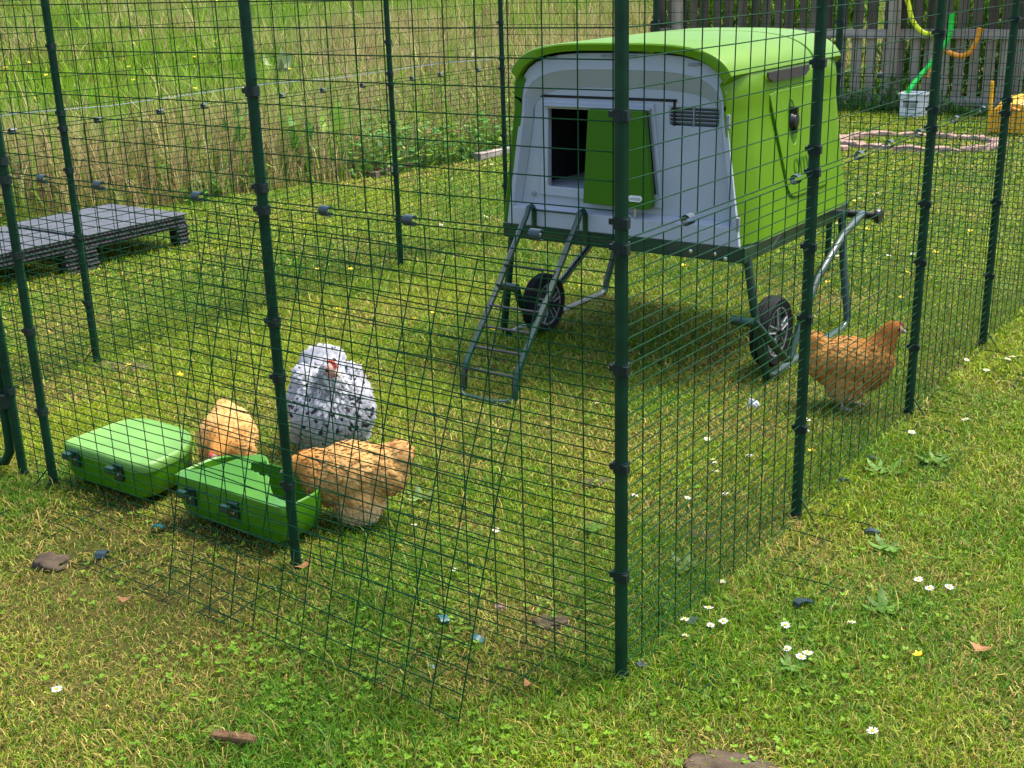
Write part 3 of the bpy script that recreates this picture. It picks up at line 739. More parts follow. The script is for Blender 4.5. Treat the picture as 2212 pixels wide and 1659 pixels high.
for sel, nm in ((side_r, 'side_shell'), (side_l, 'side_shell')):
    b = MB(); b.smooth = True
    q_ = 0.0 if sel is side_r else .020
    closed_skin(b, sel, [(YF-.010, -.026+q_*1.3), (YF, -.019+q_*1.5), (YF+.10, .012+q_*.2), (YF+.14, .016), (YB-.12, .016), (YB-.02, .0), (YB+.005, -.02)], [(YF-.010, -.034), (YB-.02, -.034)])
    s_ = b.build(nm, 'lime', coop, smooth=True)
    if sel is side_l: s_.data.materials[0] = M['limed']  # darker green: the shaded side put into the left shell's colour
    if sel is side_r: side_obj = s_
b = MB(); b.smooth = True
closed_skin(b, roof, [(YF-.030, -.014), (YF-.033, .012), (YF-.029, .018), (YF-.018, .021), (2.78, .024), (2.785, .017), (2.797, .017), (2.802, .024), (YB+.0, .022), (YB+.03, .012), (YB+.04, -.01)], [(YF-.030, -.014), (YB+.03, -.014)])
b.build('roof', 'lime', coop, smooth=True)
# grey front: raised rim, sloping band, inner panel with doorway and vent
def gf(yoff):
    return lambda u, v, w: L3(OX+u, YF+yoff+w+ (v-.53)*.03, v)
def trapo(d, zb, zt, wbx=.0, n=16):
    pts = outline(d, n, zb); f = (zt-zb)/(1.245-d-zb)
    return [(x, zb+(z-zb)*f) for x, z in pts]
o0 = outline(.022, 16, .530); h1 = trapo(.042, .600, 1.160); h2 = trapo(.056, .615, 1.090)
b = MB(); b.smooth = True
b.plate([o0, h1], .02, gf(-.022)); 
r1 = [gf(-.021)(x, z, 0) for x, z in h1]; r2 = [gf(.022)(x, z, 0) for x, z in h2]
b.smooth = False
b.rings([r1, r2], cap=False)
# inner panel
door_hole = [(-.345, .690), (.150, .690), (.105, 1.004), (-.345, 1.004)]
vent_hole = rrect(.200, .958, .405, 1.024, .012, 3)
b.plate([h2, door_hole, vent_hole], .02, gf(.022))
front = b.build('front_panel', 'grey', coop, bevel=.003)
# door surround frame
b = MB()
b.plate([[(-.385, .655), (.185, .640), (.135, 1.035), (-.365, 1.035)], [(-.345, .692), (.165, .692), (.120, 1.002), (-.343, 1.002)]], .012, gf(.012))
b.box(L3(OX-.115, YF+.016, 1.016), (.49, .020, .008))
b.build('door_surround', 'grey', coop, bevel=.004)
# vent louvres
b = MB()
for i in range(5):
    z = .968+.0135*i; b.box(L3(OX+.302, YF+.045, z), (.215, .022, .003), Matrix.Rotation(R(-35), 3, 'X'))
b.box(L3(OX+.302, YF+.036, .992), (.005, .006, .070))
vent = b.build('vent', 'greyd', coop)
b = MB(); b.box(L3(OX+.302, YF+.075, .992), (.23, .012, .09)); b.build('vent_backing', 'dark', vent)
# inside: dark liner, ribbed floor
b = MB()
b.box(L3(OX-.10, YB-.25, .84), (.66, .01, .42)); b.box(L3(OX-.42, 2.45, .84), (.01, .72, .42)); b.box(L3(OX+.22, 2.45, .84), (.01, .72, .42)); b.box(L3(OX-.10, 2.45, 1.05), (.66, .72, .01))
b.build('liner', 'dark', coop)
b = MB(); b.smooth = True
b.box(L3(OX-.10, 2.45, .672), (.66, .72, .02))
for i in range(14): b.box(L3(OX-.10, 2.10+i*.035, .684), (.64, .016, .012))
b.build('floor_tray', 'greyd', coop, bevel=.004)
# sliding door
b = MB(); b.smooth = True
b.plate([[(-.150, .645), (.112, .640)] + arc(.135, .665, .025, -1.5, -.05, 3) + [(.118, .995)] + arc(.105, 1.0, .012, .1, 1.5, 2) + [(-.130, 1.010)]], .03, gf(-.030))
drs = b.build('sliding_door', 'limed', coop, bevel=.007, seg=3)
b = MB(); b.plate([rrect(.058, .668, .118, .692, .0115, 5)], .004, gf(-.0335)); pl = b.build('name_plate', 'white', drs)
textmesh('omlet', .022, 'lettering', 'greyd', pl, Matrix.Translation(L3(OX+.088, YF-.0342+.0045, .680)) @ Matrix.Rotation(R(90), 4, 'X'), .0004)
b = MB(); b.smooth = True; b.tube([L3(OX+.085, YF-.02, .65), L3(OX+.085, YF-.02, .605)], .006, 10); b.build('door_pin', 'steel', coop, smooth=True)
b = MB(); b.smooth = True; b.lathe([(.010, 0), (.010, -.004), (.004, -.006)], L3(OX-.415, YF+.018, .655), 'y', 12); b.build('front_screw', 'greyd', coop, smooth=True)
for x, z, w, h in ((-.30, 1.205, .05, .010), (-.05, 1.215, .05, .010), (.06, 1.215, .05, .010), (.32, 1.19, .05, .010), (.518, .62, .012, .05), (.462, .99, .012, .05)):
    b = MB(); b.box(L3(OX+x, YF-.020+(z-.53)*.03, z-.004), (w, .014, h)); b.build('hinge', 'greyd', coop, bevel=.002)
# back wall
b = MB(); b.plate([outline(.035, 16, .535)], .02, lambda u, v, w: L3(OX+u, YB-.03+w, v)); b.build('back_panel', 'grey', coop)
# side hatch on the right shell: rounded tongue with recess and handle
def sf(off):      # (y, z) on the right face -> local
    def f(u, v, w):
        x = OX+(.548+(.478-.548)*((v-.53)/.47))*1.032+off-w*1.0
        if v > 1.0: x = OX+.478*1.032+off-w-(v-1.0)*.10
        return L3(x, u, v)
    return f
hat = [(2.335, 1.058), (2.40, 1.066), (2.80, 1.066), (2.865, 1.055)] + arc(2.80, .72, .07, 0.1, -math.pi/2, 5) + arc(2.49, .72, .07, -math.pi/2, -math.pi-.1, 5)
b = MB(); b.smooth = True
b.plate([hat, [(2.53+.040*math.cos(a), .935+.085*math.sin(a)) for a in [k*math.pi/10 for k in range(20)]]], .026, sf(.008))
hatch = b.build('side_hatch', 'lime', coop, bevel=.005, seg=2)
b = MB(); b.plate([[(y+(-.004 if y < 2.6 else .005), z+(-.005 if z < .9 else .005)) for y, z in hat]], .01, sf(.0030)); b.build('hatch_groove', 'limed', coop)
b = MB(); b.smooth = True
b.lathe([(.030, 0), (.034, .010), (.026, .026), (.004, .030)], L3(-.697, 2.53, .940), 'x', 16); b.box(L3(-.684, 2.53, .945), (.03, .016, .10)); b.build('hatch_handle', 'blackp', hatch, smooth=True)  # black handle oversized, its dark also stands in for the recess shade
b = MB(); b.plate([[(2.53+.043*math.cos(a), .935+.088*math.sin(a)) for a in [k*math.pi/10 for k in range(20)]]], .004, sf(-.001)); b.build('handle_recess', 'limed', hatch)  # recess floor in darker green, deep shade put into its colour
textmesh('omlet', .145, 'embossed_lettering', 'limed', hatch, Matrix.Translation(sf(.0088)(2.63, .775, 0)) @ Matrix.Rotation(R(-8.5), 4, 'Y') @ Matrix.Rotation(R(90), 4, 'Z') @ Matrix.Rotation(R(90), 4, 'X') @ Matrix.Scale(.8, 4, (1, 0, 0)), .001)
# stepped dark strip, painted shade of the slot under the roof
b = MB(); b.plate([[(2.30, 1.122), (2.34, 1.106), (2.66, 1.106), (2.70, 1.124), (2.70, 1.142), (2.30, 1.142)]], .006, sf(.022)); b.build('roof_gap_shade', 'dark', coop)
# metal stand
b = MB(); b.smooth = False
b.box(L3(OX, YF-.005, .500), (1.10, .030, .060)); b.box(L3(OX, YB+.0, .500), (1.10, .030, .060))
for s in (-1, 1): b.box(L3(OX+s*.535, (YF+YB)/2, .500), (.030, 1.02, .056))
b.box(L3(OX, 2.57, .492), (1.04, .03, .03))
b.build('stand_frame', 'frame', coop, bevel=.003)
b = MB(); b.smooth = True
for x in (-.47, -.36, .33, .43, .475): b.lathe([(.0085, 0), (.0085, -.006), (.003, -.008)], L3(OX+x, YF-.020, .497 if x < .46 else .483), 'y', 10)
b.build('bolts', 'steel', coop, smooth=True)
for s in (-1, 1):
    X = OX+s*.575 if s > 0 else OX-.560
    T = OX+s*.535; G = OX+s*.625 if s > 0 else OX-.60
    b = MB(); b.smooth = True
    b.tube([L3(T, 2.085, .50), L3((T+G)/2, 2.085, .25), L3(G, 2.09, .055), L3(G, 2.105, .022), L3(G, 2.15, .012), L3(G, 2.55, .012), L3(G, 2.90, .012), L3(G, 2.95, .022), L3(G, 2.965, .06), L3((T+G)/2, 3.01, .25), L3(T, 3.06, .50)], .0165, 10)
    b.build('leg_loop', 'frame', coop, smooth=True)
    # wheel
    wx = OX+(.60 if s > 0 else -.47)-.02; wc = L3(wx, 2.24, .165 if s > 0 else .140); rr = .140 if s > 0 else .132
    b = MB(); b.smooth = True
    b.lathe([(rr*.70, -.030), (rr*.92, -.034), (rr*.985, -.022), (rr*.97, -.019), (rr, -.012), (rr*.985, -.008), (rr, -.003), (rr, .003), (rr*.985, .008), (rr, .012), (rr*.97, .019), (rr*.985, .022), (rr*.92, .034), (rr*.70, .030), (rr*.70, -.03)], wc, 'x', 40, cap=False)
    tyre = b.build('wheel_tyre', 'black', None, smooth=True)
    wh = empty('wheel'); wh.parent = coop; tyre.parent = wh
    b = MB(); b.smooth = True
    b.lathe([(rr*.71, -.022), (rr*.71, .026), (rr*.64, .026), (rr*.62, .008), (rr*.2, .012), (.022, .03), (.004, .032), (.004, -.02), (rr*.6, -.01), (rr*.66, -.022), (rr*.71, -.022)], wc, 'x', 32, cap=False)
    for k in range(5):
        a = 2*math.pi*k/5+.3
        for da in (-.16, .16):
            b.tube([(wc[0]+.024, wc[1]+.020*math.cos(a+da*2), wc[2]+.02*math.sin(a+da*2)), (wc[0]+.022, wc[1]+rr*.66*math.cos(a+da), wc[2]+rr*.66*math.sin(a+da))], .007, 6)
    b.build('rim', 'rim', wh, smooth=True)
    b = MB(); b.smooth = True
    b.lathe([(rr*.705, .022), (rr*.705, .029), (rr*.675, .029), (rr*.675, .022), (rr*.705, .022)], wc, 'x', 36, cap=False)
    for k in range(5):
        a = 2*math.pi*k/5+.3
        for da in (-.17, .17): b.tube([(wc[0]+.031, wc[1]+.03*math.cos(a+da*2), wc[2]+.03*math.sin(a+da*2)), (wc[0]+.029, wc[1]+rr*.66*math.cos(a+da), wc[2]+rr*.66*math.sin(a+da))], .0022, 5)
    b.build('rim_edge', 'rimb', wh, smooth=True)
    # lifting lever with hub bracket and foot knob
    lx = OX+(.675 if s > 0 else -.52)
    b = MB(); b.smooth = True
    b.tube([L3(lx-.03*s, 3.02, .50), L3(lx, 2.72, .47 if s > 0 else .33), L3(lx, 2.45, .34 if s > 0 else .2), L3(lx, 2.24, .125), L3(lx, 2.20, .075), L3(lx, 2.16, .085), L3(lx-.03*s, 2.06, .19), L3(lx-.06*s, 1.99, .27)], [.0165]*3+[.0165, .016, .016, .016, .015], 10)
    b.build('lift_lever', 'frame', coop, smooth=True)
    b = MB(); b.smooth = True
    kx = lx-(.10 if s > 0 else -.02)
    b.tube([L3(kx-.05, 1.995, .262 if s > 0 else .265), L3(kx+.045, 1.995, .262 if s > 0 else .265)], .019, 12)
    b.build('foot_pedal', 'frame', coop, smooth=True)
    b = MB(); b.smooth = True; b.tube([L3(wx-.08*s, 2.24, wc[2]), L3(wx+.055*s, 2.24, wc[2])], .011, 10); b.build('axle', 'blackp', coop, smooth=True)
b = MB(); b.smooth = True
b.tube([L3(-.66, 3.12, .475), L3(-.52, 3.12, .475)], .016, 10); b.lathe([(.030, -.01), (.034, 0), (.030, .012)], L3(-.52, 3.12, .475), 'x', 14)
b.build('rear_knob', 'blackp', coop, smooth=True)

# ------------------------------------------------------------------ ladder
lad = empty('ladder', (-1.46, 1.45, 0))
tag(lad, 'green metal ladder with black rungs hooked on below the coop doorway', 'ladder')
LL = lambda x, y, z: (x+1.46, y-1.45, z)
for i, (xt, xb) in enumerate(((-1.588, -1.505), (-1.341, -1.268))):
    b = MB(); b.smooth = False
    b.tube([LL(xb, 1.405, .02), LL(xb, 1.41, .085), LL(xb*.97+xt*.03, 1.437, .13), LL(xb*.5+xt*.5, 1.70, .345), LL(xt, 1.975, .585), LL(xt, 1.99, .612), LL(xt, 2.015, .615), LL(xt, 2.033, .595), LL(xt, 2.034, .50), LL(xt, 2.034, .47)], .0125, 6)
    b.build('rail', 'frame', lad, smooth=True)
for z in (.100, .165, .228, .292, .356, .420):
    t = (z-.11)/(.60-.11); y = 1.43+(1.985-1.43)*t; x0 = -1.505+(-.083)*t; x1 = -1.268+(-.073)*t
    b = MB(); b.box(LL((x0+x1)/2, y, z), (x1-x0, .030, .007), Matrix.Rotation(R(-12), 3, 'X')); b.build('rung', 'blackp', lad, bevel=.002)
b = MB(); b.smooth = True; b.tube([LL(-1.588, 2.03, .598), LL(-1.341, 2.03, .598)], .004, 6); b.build('top_bar', 'frame', lad, smooth=True)
b = MB(); b.smooth = True; b.tube([LL(-1.505, 1.405, .018), LL(-1.49, 1.37, .014), LL(-1.45, 1.355, .013), LL(-1.33, 1.355, .013), LL(-1.29, 1.37, .014), LL(-1.268, 1.405, .018)], .011, 8); b.build('foot_bar', 'frame', lad, smooth=True)

# ------------------------------------------------------------------ feeder and drinker
def dshape(x0, x1, y0, y1, r0, r1, n=8):
    """plan outline: flat long side at y0 (small radius r0), rounded back (r1)"""
    return (arc(x1-r0, y0+r0, r0, -math.pi/2, 0, 4) + arc(x1-r1, y1-r1, r1, 0, math.pi/2, n) +
            arc(x0+r1*.8, y1-r1*.8, r1*.8, math.pi/2, math.pi, n) + arc(x0+r0, y0+r0, r0, math.pi, 1.5*math.pi, 4))
def scl(pts, s, c, dx=0, dy=0): return [(c[0]+(x-c[0])*s+dx, c[1]+(y-c[1])*s+dy) for x, y in pts]
def tub_hook(parent, x, y0, z):
    b = MB(); b.box((x, y0-.004, z-.012), (.040, .010, .056)); h = b.build('hook_plate', 'frame', parent, bevel=.003)
    b = MB(); b.smooth = True
    b.rings([[(x+w, y0-.008-py, z+pz) for py, pz in [(0, .004), (.010, .010), (.022, .008), (.024, -.010), (.020, -.014), (.018, .002), (.010, .004), (0, 0)]] for w in (-.030, .004)])
    b.build('hook', 'teal' if False else 'frame', h, smooth=True)
    b = MB(); b.smooth = True; b.lathe([(.0065, 0), (.0065, -.004), (.002, -.006)], (x+.006, y0-.010, z-.014), 'y', 10); b.build('bolt', 'steel', h, smooth=True)
fd = empty('feeder', (-1.865, .03, 0)); tag(fd, 'closed green plastic trough with flat lid paled by sky sheen hooked inside the mesh', 'feeder')
P0 = [(x+1.865, y-.03) for x, y in (arc(-1.665-.055, .030+.055, .055, -math.pi/2, 0, 5) + arc(-1.670-.19, .325-.19, .19, 0, math.pi/2, 10) + arc(-2.065+.09, .325-.09, .09, math.pi/2, math.pi, 6) + arc(-2.065+.03, .03+.03, .03, math.pi, 1.5*math.pi, 4))]
cx = (0, .13)
b = MB(); b.smooth = True
b.rings([[(x, y, z) for x, y in scl(P0, s_, cx, 0, dy)] for s_, z, dy in ((.60, .018, .0), (.78, .022, .0), (.90, .036, -.003), (.965, .062, 0), (.99, .10, 0), (1.0, .132, 0))])
b.build('trough', 'tub', fd, smooth=True)
b = MB(); b.smooth = True
b.rings([[(x, y, z) for x, y in scl(P0, s_, cx)] for s_, z in ((1.008, .122), (1.012, .130), (1.010, .141), (.992, .149), (.965, .152), (.93, .1485), (.5, .1487), (.02, .149))])
b.build('lid', 'limesky', fd, smooth=True)
tub_hook(fd, -.125, 0, .125); tub_hook(fd, .085, 0, .122)

dk = empty('drinker', (-1.31, .03, 0)); tag(dk, 'open green plastic drinking trough with a handle hole hooked inside the mesh', 'drinker')
P1 = [(x+1.31, y-.03) for x, y in dshape(-1.535, -1.075, .030, .235, .03, .095)]
cx = (0, .10)
NP = len(P1)
b = MB(); b.smooth = True
def rimz(x, y):          # wavy rim: lower to the right front, raised towards the back middle
    t = max(0, min(1, y/.2)); hump = math.exp(-((x+.0)/.10)**2)*t
    return .152-.016*math.exp(-((x-.12)/.07)**2)*(1-t)+.045*hump
rs = []
for s_, z, dy in ((.62, .020, 0), (.80, .026, 0), (.92, .045, 0), (.975, .08, 0), (1.0, .12, 0)): rs.append([(x, y, z) for x, y in scl(P1, s_, cx, 0, dy)])
rs.append([(x, y, rimz(x, y)) for x, y in P1])
rs.append([(x, y, rimz(x, y)+.004) for x, y in scl(P1, .985, cx)])
rs.append([(x, y, rimz(x, y)) for x, y in scl(P1, .955, cx)])
for s_, z in ((.94, .11), (.88, .06), (.7, .04), (.1, .038)): rs.append([(x, y, z) for x, y in scl(P1, s_, cx)])
b.rings(rs)
b.build('trough', 'tub', dk, smooth=True)
# moulded bridge over the front half, rising to the handle
b = MB(); b.smooth = True
nx, ny = 40, 14; vs = []; idx = {}
def bridge(u, v):
    x = -.222+.444*u
    back = .045+.125*math.exp(-((x+.015)/.105)**2)
    y = .004+(back-.004)*v
    z = rimz(x, 0)+.002+(.050*math.exp(-((x+.015)/.12)**2))*v**1.2-.004*(1-v)*0
    return x, y, z
hole = lambda x, y: ((x-.035)/.055)**2+((y-.125)/.020)**2 < 1
for i in range(nx+1):
    for j in range(ny+1): vs.append(bridge(i/nx, j/ny))
fs = []
for i in range(nx):
    for j in range(ny):
        q = [i*(ny+1)+j, (i+1)*(ny+1)+j, (i+1)*(ny+1)+j+1, i*(ny+1)+j+1]
        m_ = [sum(vs[k][c] for k in q)/4 for c in (0, 1)]
        if not hole(*m_): fs.append(q)
b.add(vs, fs)
br = b.build('handle_bridge', 'tub', dk, smooth=True)
sm = br.modifiers.new('solid', 'SOLIDIFY'); sm.thickness = .005; sm.offset = -1
sb = br.modifiers.new('sub', 'SUBSURF'); sb.levels = 1; sb.render_levels = 1
tub_hook(dk, -.145, 0, .118); tub_hook(dk, .035, 0, .114)

# ------------------------------------------------------------------ black rattan tables
def table(x0, x1, y0, y1, label):
    t = empty('rattan_table', ((x0+x1)/2, (y0+y1)/2, 0)); hx, hy = (x1-x0)/2, (y1-y0)/2; tag(t, label, 'table', 'black rattan tables')
    b = MB(); b.box((0, 0, .200), (2*hx-.012, 2*hy-.012, .012)); b.build('table_top', 'tabtop', t, bevel=.004)
    for ax, c, L in (('y', hx-.015, hy), ('y', -hx+.015, hy), ('x', hy-.015, hx), ('x', -hy+.015, hx)):
        b = MB(); b.smooth = True
        n = int(2*L/.030); rows = 3
        for r in range(rows):
            for i in range(n):
                u = -L+.015+(2*L-.03)*(i+(.5 if r % 2 else 0))/n; z = .186-.024*r
                p = (c, u, z) if ax == 'y' else (u, c, z)
                d = (0, 1, 0) if ax == 'y' else (1, 0, 0)
                b.tube([tuple(p[k]-d[k]*.014 for k in range(3)), p, tuple(p[k]+d[k]*.014 for k in range(3))], [.006, .0125, .006], 6)
        if ax == 'y': b.box((c-math.copysign(.006, c), 0, .163), (.012, 2*L-.04, .075))
        else: b.box((0, c-math.copysign(.006, c), .163), (2*L-.04, .012, .075))
        b.build('woven_apron', 'rattan', t, smooth=True)
    for sx in (-1, 1):
        for sy in (-1, 1):
            b = MB(); b.smooth = True; X, Y = sx*(hx-.05), sy*(hy-.05)
            b.box((X, Y, .075), (.075, .075, .15))
            for r in range(6):
                for i in range(4):
                    u = -.03+.02*i+(.01 if r % 2 else 0)
                    z = .012+.023*r
                    for q in ((X+.038*sx, Y+u, z, 1), (X+u, Y+.038*sy, z, 0)):
                        d = (0, .012, 0) if q[3] else (.012, 0, 0)
                        b.tube([(q[0]-d[0], q[1]-d[1], z), (q[0], q[1], z), (q[0]+d[0], q[1]+d[1], z)], [.005, .011, .005], 5)
            b.build('leg', 'rattan', t, smooth=True)
table(-5.33, -4.60, 2.00, 2.76, 'low black rattan table on the lawn, the complete one of the pair')
table(-5.35, -4.60, .95, 1.97, 'longer black rattan table cut off by the left edge of the photo')

# ------------------------------------------------------------------ paling fence
fen = empty('paling_fence', (-3.0, 11.25, 0)); tag(fen, 'weathered grey wooden paling fence with gaps across the back right', 'fence')
FX0, FX1 = -6.05, 1.5
def fl(x, y, z): return (x+3.0, y-11.25, z)
upp = MB(); g = random.Random(12)
x = FX0+.05; k = 0
while x < FX1:
    w = g.uniform(.080, .112); h = 1.78+g.uniform(-.05, .05); tl = g.uniform(-.018, .018)
    y = 11.305+g.uniform(0, .006)
    zb = g.uniform(.05, .12)
    upp.cur = 0 if g.random() < .5 else 1
    X = [x-w/2, x+w/2]
    for z0, z1, m_ in ((zb, .80, 0), (.80, h, 1)):  # pales switch to a darker wood above the rail, shade painted in
        upp.cur = m_
        q = lambda z: [(X[0]+tl*(z-.5), y, z), (X[1]+tl*(z-.5), y, z), (X[1]+tl*(z-.5), y+.018, z), (X[0]+tl*(z-.5), y+.018, z)]
        upp.rings([[fl(*p) for p in q(z0)], [fl(*p) for p in q(z1)]])
    x += w+g.uniform(.035, .075)
upp.build('pales', ['wood', 'woodb'], fen)
for z, h in ((.805, .095), (.120, .098), (1.55, .09)):
    b = MB(); n = 14
    b.rings([[fl(FX0+(FX1-FX0)*i/n, y, z-.012*(i/n)*(1 if z > .5 else 0)+dz+.004*math.sin(i*2.1+z)) for y, dz in ((11.262, -h/2), (11.303, -h/2), (11.303, h/2), (11.262, h/2))] for i in range(n+1)])
    b.build('rail', 'woodx', fen, bevel=.003)
for px in (-3.16, -.7, -5.72):
    b = MB(); b.rings([[fl(px+dx+.03*(.5-z), y, z) for dx, y in ((-.055, 11.175), (.055, 11.175), (.055, 11.259), (-.055, 11.259))] for z in (-.05, .5, 1.0, 1.8)]); b.build('post', 'wood', fen, bevel=.004)
b = MB(); b.box(fl(-6.02, 11.2, .46), (.085, .085, .95)); b.build('end_post', 'woodb', fen, bevel=.005)
b = MB(); b.box(fl(-2.2, 11.24, .035), (7.2, .03, .055)); b.build('gravel_board', 'wood', fen, bevel=.004)

# ------------------------------------------------------------------ toys by the fence
def toytube(pts, r, m, label, flare=True):
    P = [Vector(p) for p in pts]; Q = []
    for i in range(len(P)-1):
        a, b_, c, d = P[max(i-1, 0)], P[i], P[i+1], P[min(i+2, len(P)-1)]
        for k in range(5):
            t = k/5; Q.append(.5*((2*b_)+(-a+c)*t+(2*a-5*b_+4*c-d)*t*t+(-a+3*b_-3*c+d)*t**3))
    Q.append(P[-1])
    rr = [r]*len(Q)
    if flare: rr[0] = r*1.35; rr[1] = r*1.3; rr[-1] = r*1.15
    b = MB(); b.smooth = True; b.tube(Q, rr, 12); tag(b.build('toy_tube', m, smooth=True), label, 'tube')
from_px = None
toytube([(-3.03, 11.12, 1.17), (-3.0, 11.12, 1.08), (-2.96, 11.12, .96), (-2.89, 11.12, .865), (-2.80, 11.12, .81), (-2.70, 11.12, .805), (-2.655, 11.12, .79), (-2.648, 11.12, .66), (-2.66, 11.10, .55)], .025, 'yellow', 'yellow curved tube fixed to the fence, highest of the three')
toytube([(-2.555, 11.10, 1.005), (-2.55, 11.10, .87), (-2.565, 11.10, .77), (-2.61, 11.08, .68), (-2.70, 11.02, .52), (-2.77, 10.92, .40), (-2.82, 10.82, .30), (-2.84, 10.78, .24), (-2.85, 10.76, .12)], .026, 'gtube', 'bright green tube running down from the fence into the white bucket')
toytube([(-2.26, 11.12, .865), (-2.285, 11.12, .76), (-2.33, 11.12, .65), (-2.39, 11.12, .60), (-2.46, 11.12, .595), (-2.54, 11.12, .62), (-2.62, 11.11, .645), (-2.67, 11.09, .60), (-2.70, 11.06, .50), (-2.73, 11.00, .38)], .025, 'otube', 'orange curved tube fixed to the fence right of the green one')
bk = empty('bucket', (-2.76, 10.76, 0)); tag(bk, 'square white plastic bucket with black printed label under the green tube', 'bucket')
b = MB(); b.smooth = True
sq = lambda h, r: rrect(-h, -h, h, h, r, 5)
b.rings([[(x, y, z) for x, y in sq(h, .03)] for h, z in ((.110, 0), (.116, .006), (.126, .225), (.134, .227), (.134, .250), (.128, .252), (.120, .245), (.110, .01))])
b.build('tub', 'white', bk, smooth=True)
b = MB(); b.box((.0, -.1265, .168), (.15, .004, .022)); lb = b.build('label', 'ink', bk)
textmesh('OTTCON', .024, 'label_text', 'white', lb, Matrix.Translation((0, -.1295, .168)) @ Matrix.Rotation(R(90), 4, 'X'), .0004)
b = MB()
for r in range(4):
    for c in range(2): b.box((-.04+.075*c, -.1265+.0012*r*0, .146-.011*r), (.066, .003, .004))
b.box((.02, -.124, .092), (.085, .004, .006)); b.build('print_lines', 'ink', lb)
tc = empty('toy_cart', (-1.55, 9.80, 0)); tag(tc, 'yellow plastic toy cart with curved tub and two upright posts', 'toy cart')
b = MB(); b.smooth = True
fr = [(-.165, 0), (.165, 0), (.165, .21), (.12, .245), (.02, .26), (-.10, .235), (-.15, .19)]
rs = []
for s_, y in ((1, -.14), (1.04, -.12), (1.02, .10), (.9, .16)): rs.append([(x*s_, y, z*s_+.02) for x, z in fr])
b.rings([[(x*s_, y, z*s_+.02+(0 if z < .05 else (y+.14)*.25)) for x, z in fr] for s_, y in ((1, -.14), (1.03, -.12), (1.0, .14))], cap=True)
b.build('cart_tub', 'toy', tc, smooth=True, bevel=.008)
b = MB(); b.smooth = True; b.tube([(-.11, -.152, .195), (-.05, -.156, .235), (.02, -.156, .245), (.08, -.152, .225)], .012, 8); b.build('tub_lip', 'otube', tc, smooth=True)  # lip coloured orange, the tub's shadow tone put into it
for X in (-.19, .185):
    b = MB(); b.smooth = True; b.tube([(X+.02, -.12, .03), (X+.006, -.12, .25), (X, -.12, .475)], .020, 10); b.build('upright', 'toy', tc, smooth=True)
b = MB(); b.smooth = True; b.lathe([(.01, -.02), (.05, -.02), (.05, .02), (.01, .02)], (.205, -.05, .06), 'x', 20); b.build('wheel', 'blue', tc, smooth=True)
# ring of stone edging
for k in range(15):
    a0 = 2*math.pi*k/15+.02; a1 = a0+2*math.pi/15-.045; g = random.Random(k)
    b = MB(); rs = []
    for i in range(5):
        a = a0+(a1-a0)*i/4; e = .012 if i in (0, 4) else 0; hz = .050+g.uniform(-.008, .012)
        rs.append([((r)*math.cos(a)*1.12, r*math.sin(a)*.78, z) for r, z in ((.54+e, -.01), (.55+e, hz-e), (.66-e, hz-e), (.67-e, -.01))])
    b.rings(rs); o = b.build('edging_stone', 'stone', bevel=.008); o.location = (-2.08, 8.78, GZ(-2.08, 8.78)); tag(o, 'pink stone in the low curved edging ring on the far lawn', 'edging stone', 'ring of edging stones')
for k, (x, y, rz) in enumerate(((-2.86, 8.30, .3), (-2.62, 8.12, -.15), (-3.0, 8.55, 1.0))):
    b = MB(); b.rings([[(u, v*w, z*w) for v, z in rrect(-.05, -.01, .05, .055, .012, 2)] for u, w in ((-.14, .9), (-.12, 1), (.12, 1), (.14, .88))])
    o = b.build('edging_stone', 'stone', smooth=True); o.location = (x, y, 0); o.rotation_euler[2] = rz
    tag(o, 'pink stone lying outside the edging ring just beyond the coop', 'edging stone', 'loose edging stones beyond the coop')
b = MB(); b.rings([[(x, y, z) for x, y, z in ((-.045, yy, -.01), (-.045, yy, .052), (.045, yy, .055), (.045, yy, -.01))] for yy in (-.62, -.2, .2, .62)])
o = b.build('timber_board', 'woodx', bevel=.005); o.location = (-5.09, 7.0, .01); o.rotation_euler[2] = -.05; tag(o, 'pale weathered timber board edging the lawn at the meadow foot', 'board')
b = MB(); b.rings([[(x, y, z) for x, y, z in ((-.035, yy, -.01), (-.035, yy, .05), (.035, yy, .05), (.035, yy, -.01))] for yy in (-.3, 0, .3)])
o = b.build('timber_board', 'woodb', bevel=.005); o.location = (-5.36, 5.55, .0); o.rotation_euler[2] = .12; tag(o, 'short dark rotten timber half buried at the meadow foot', 'board')

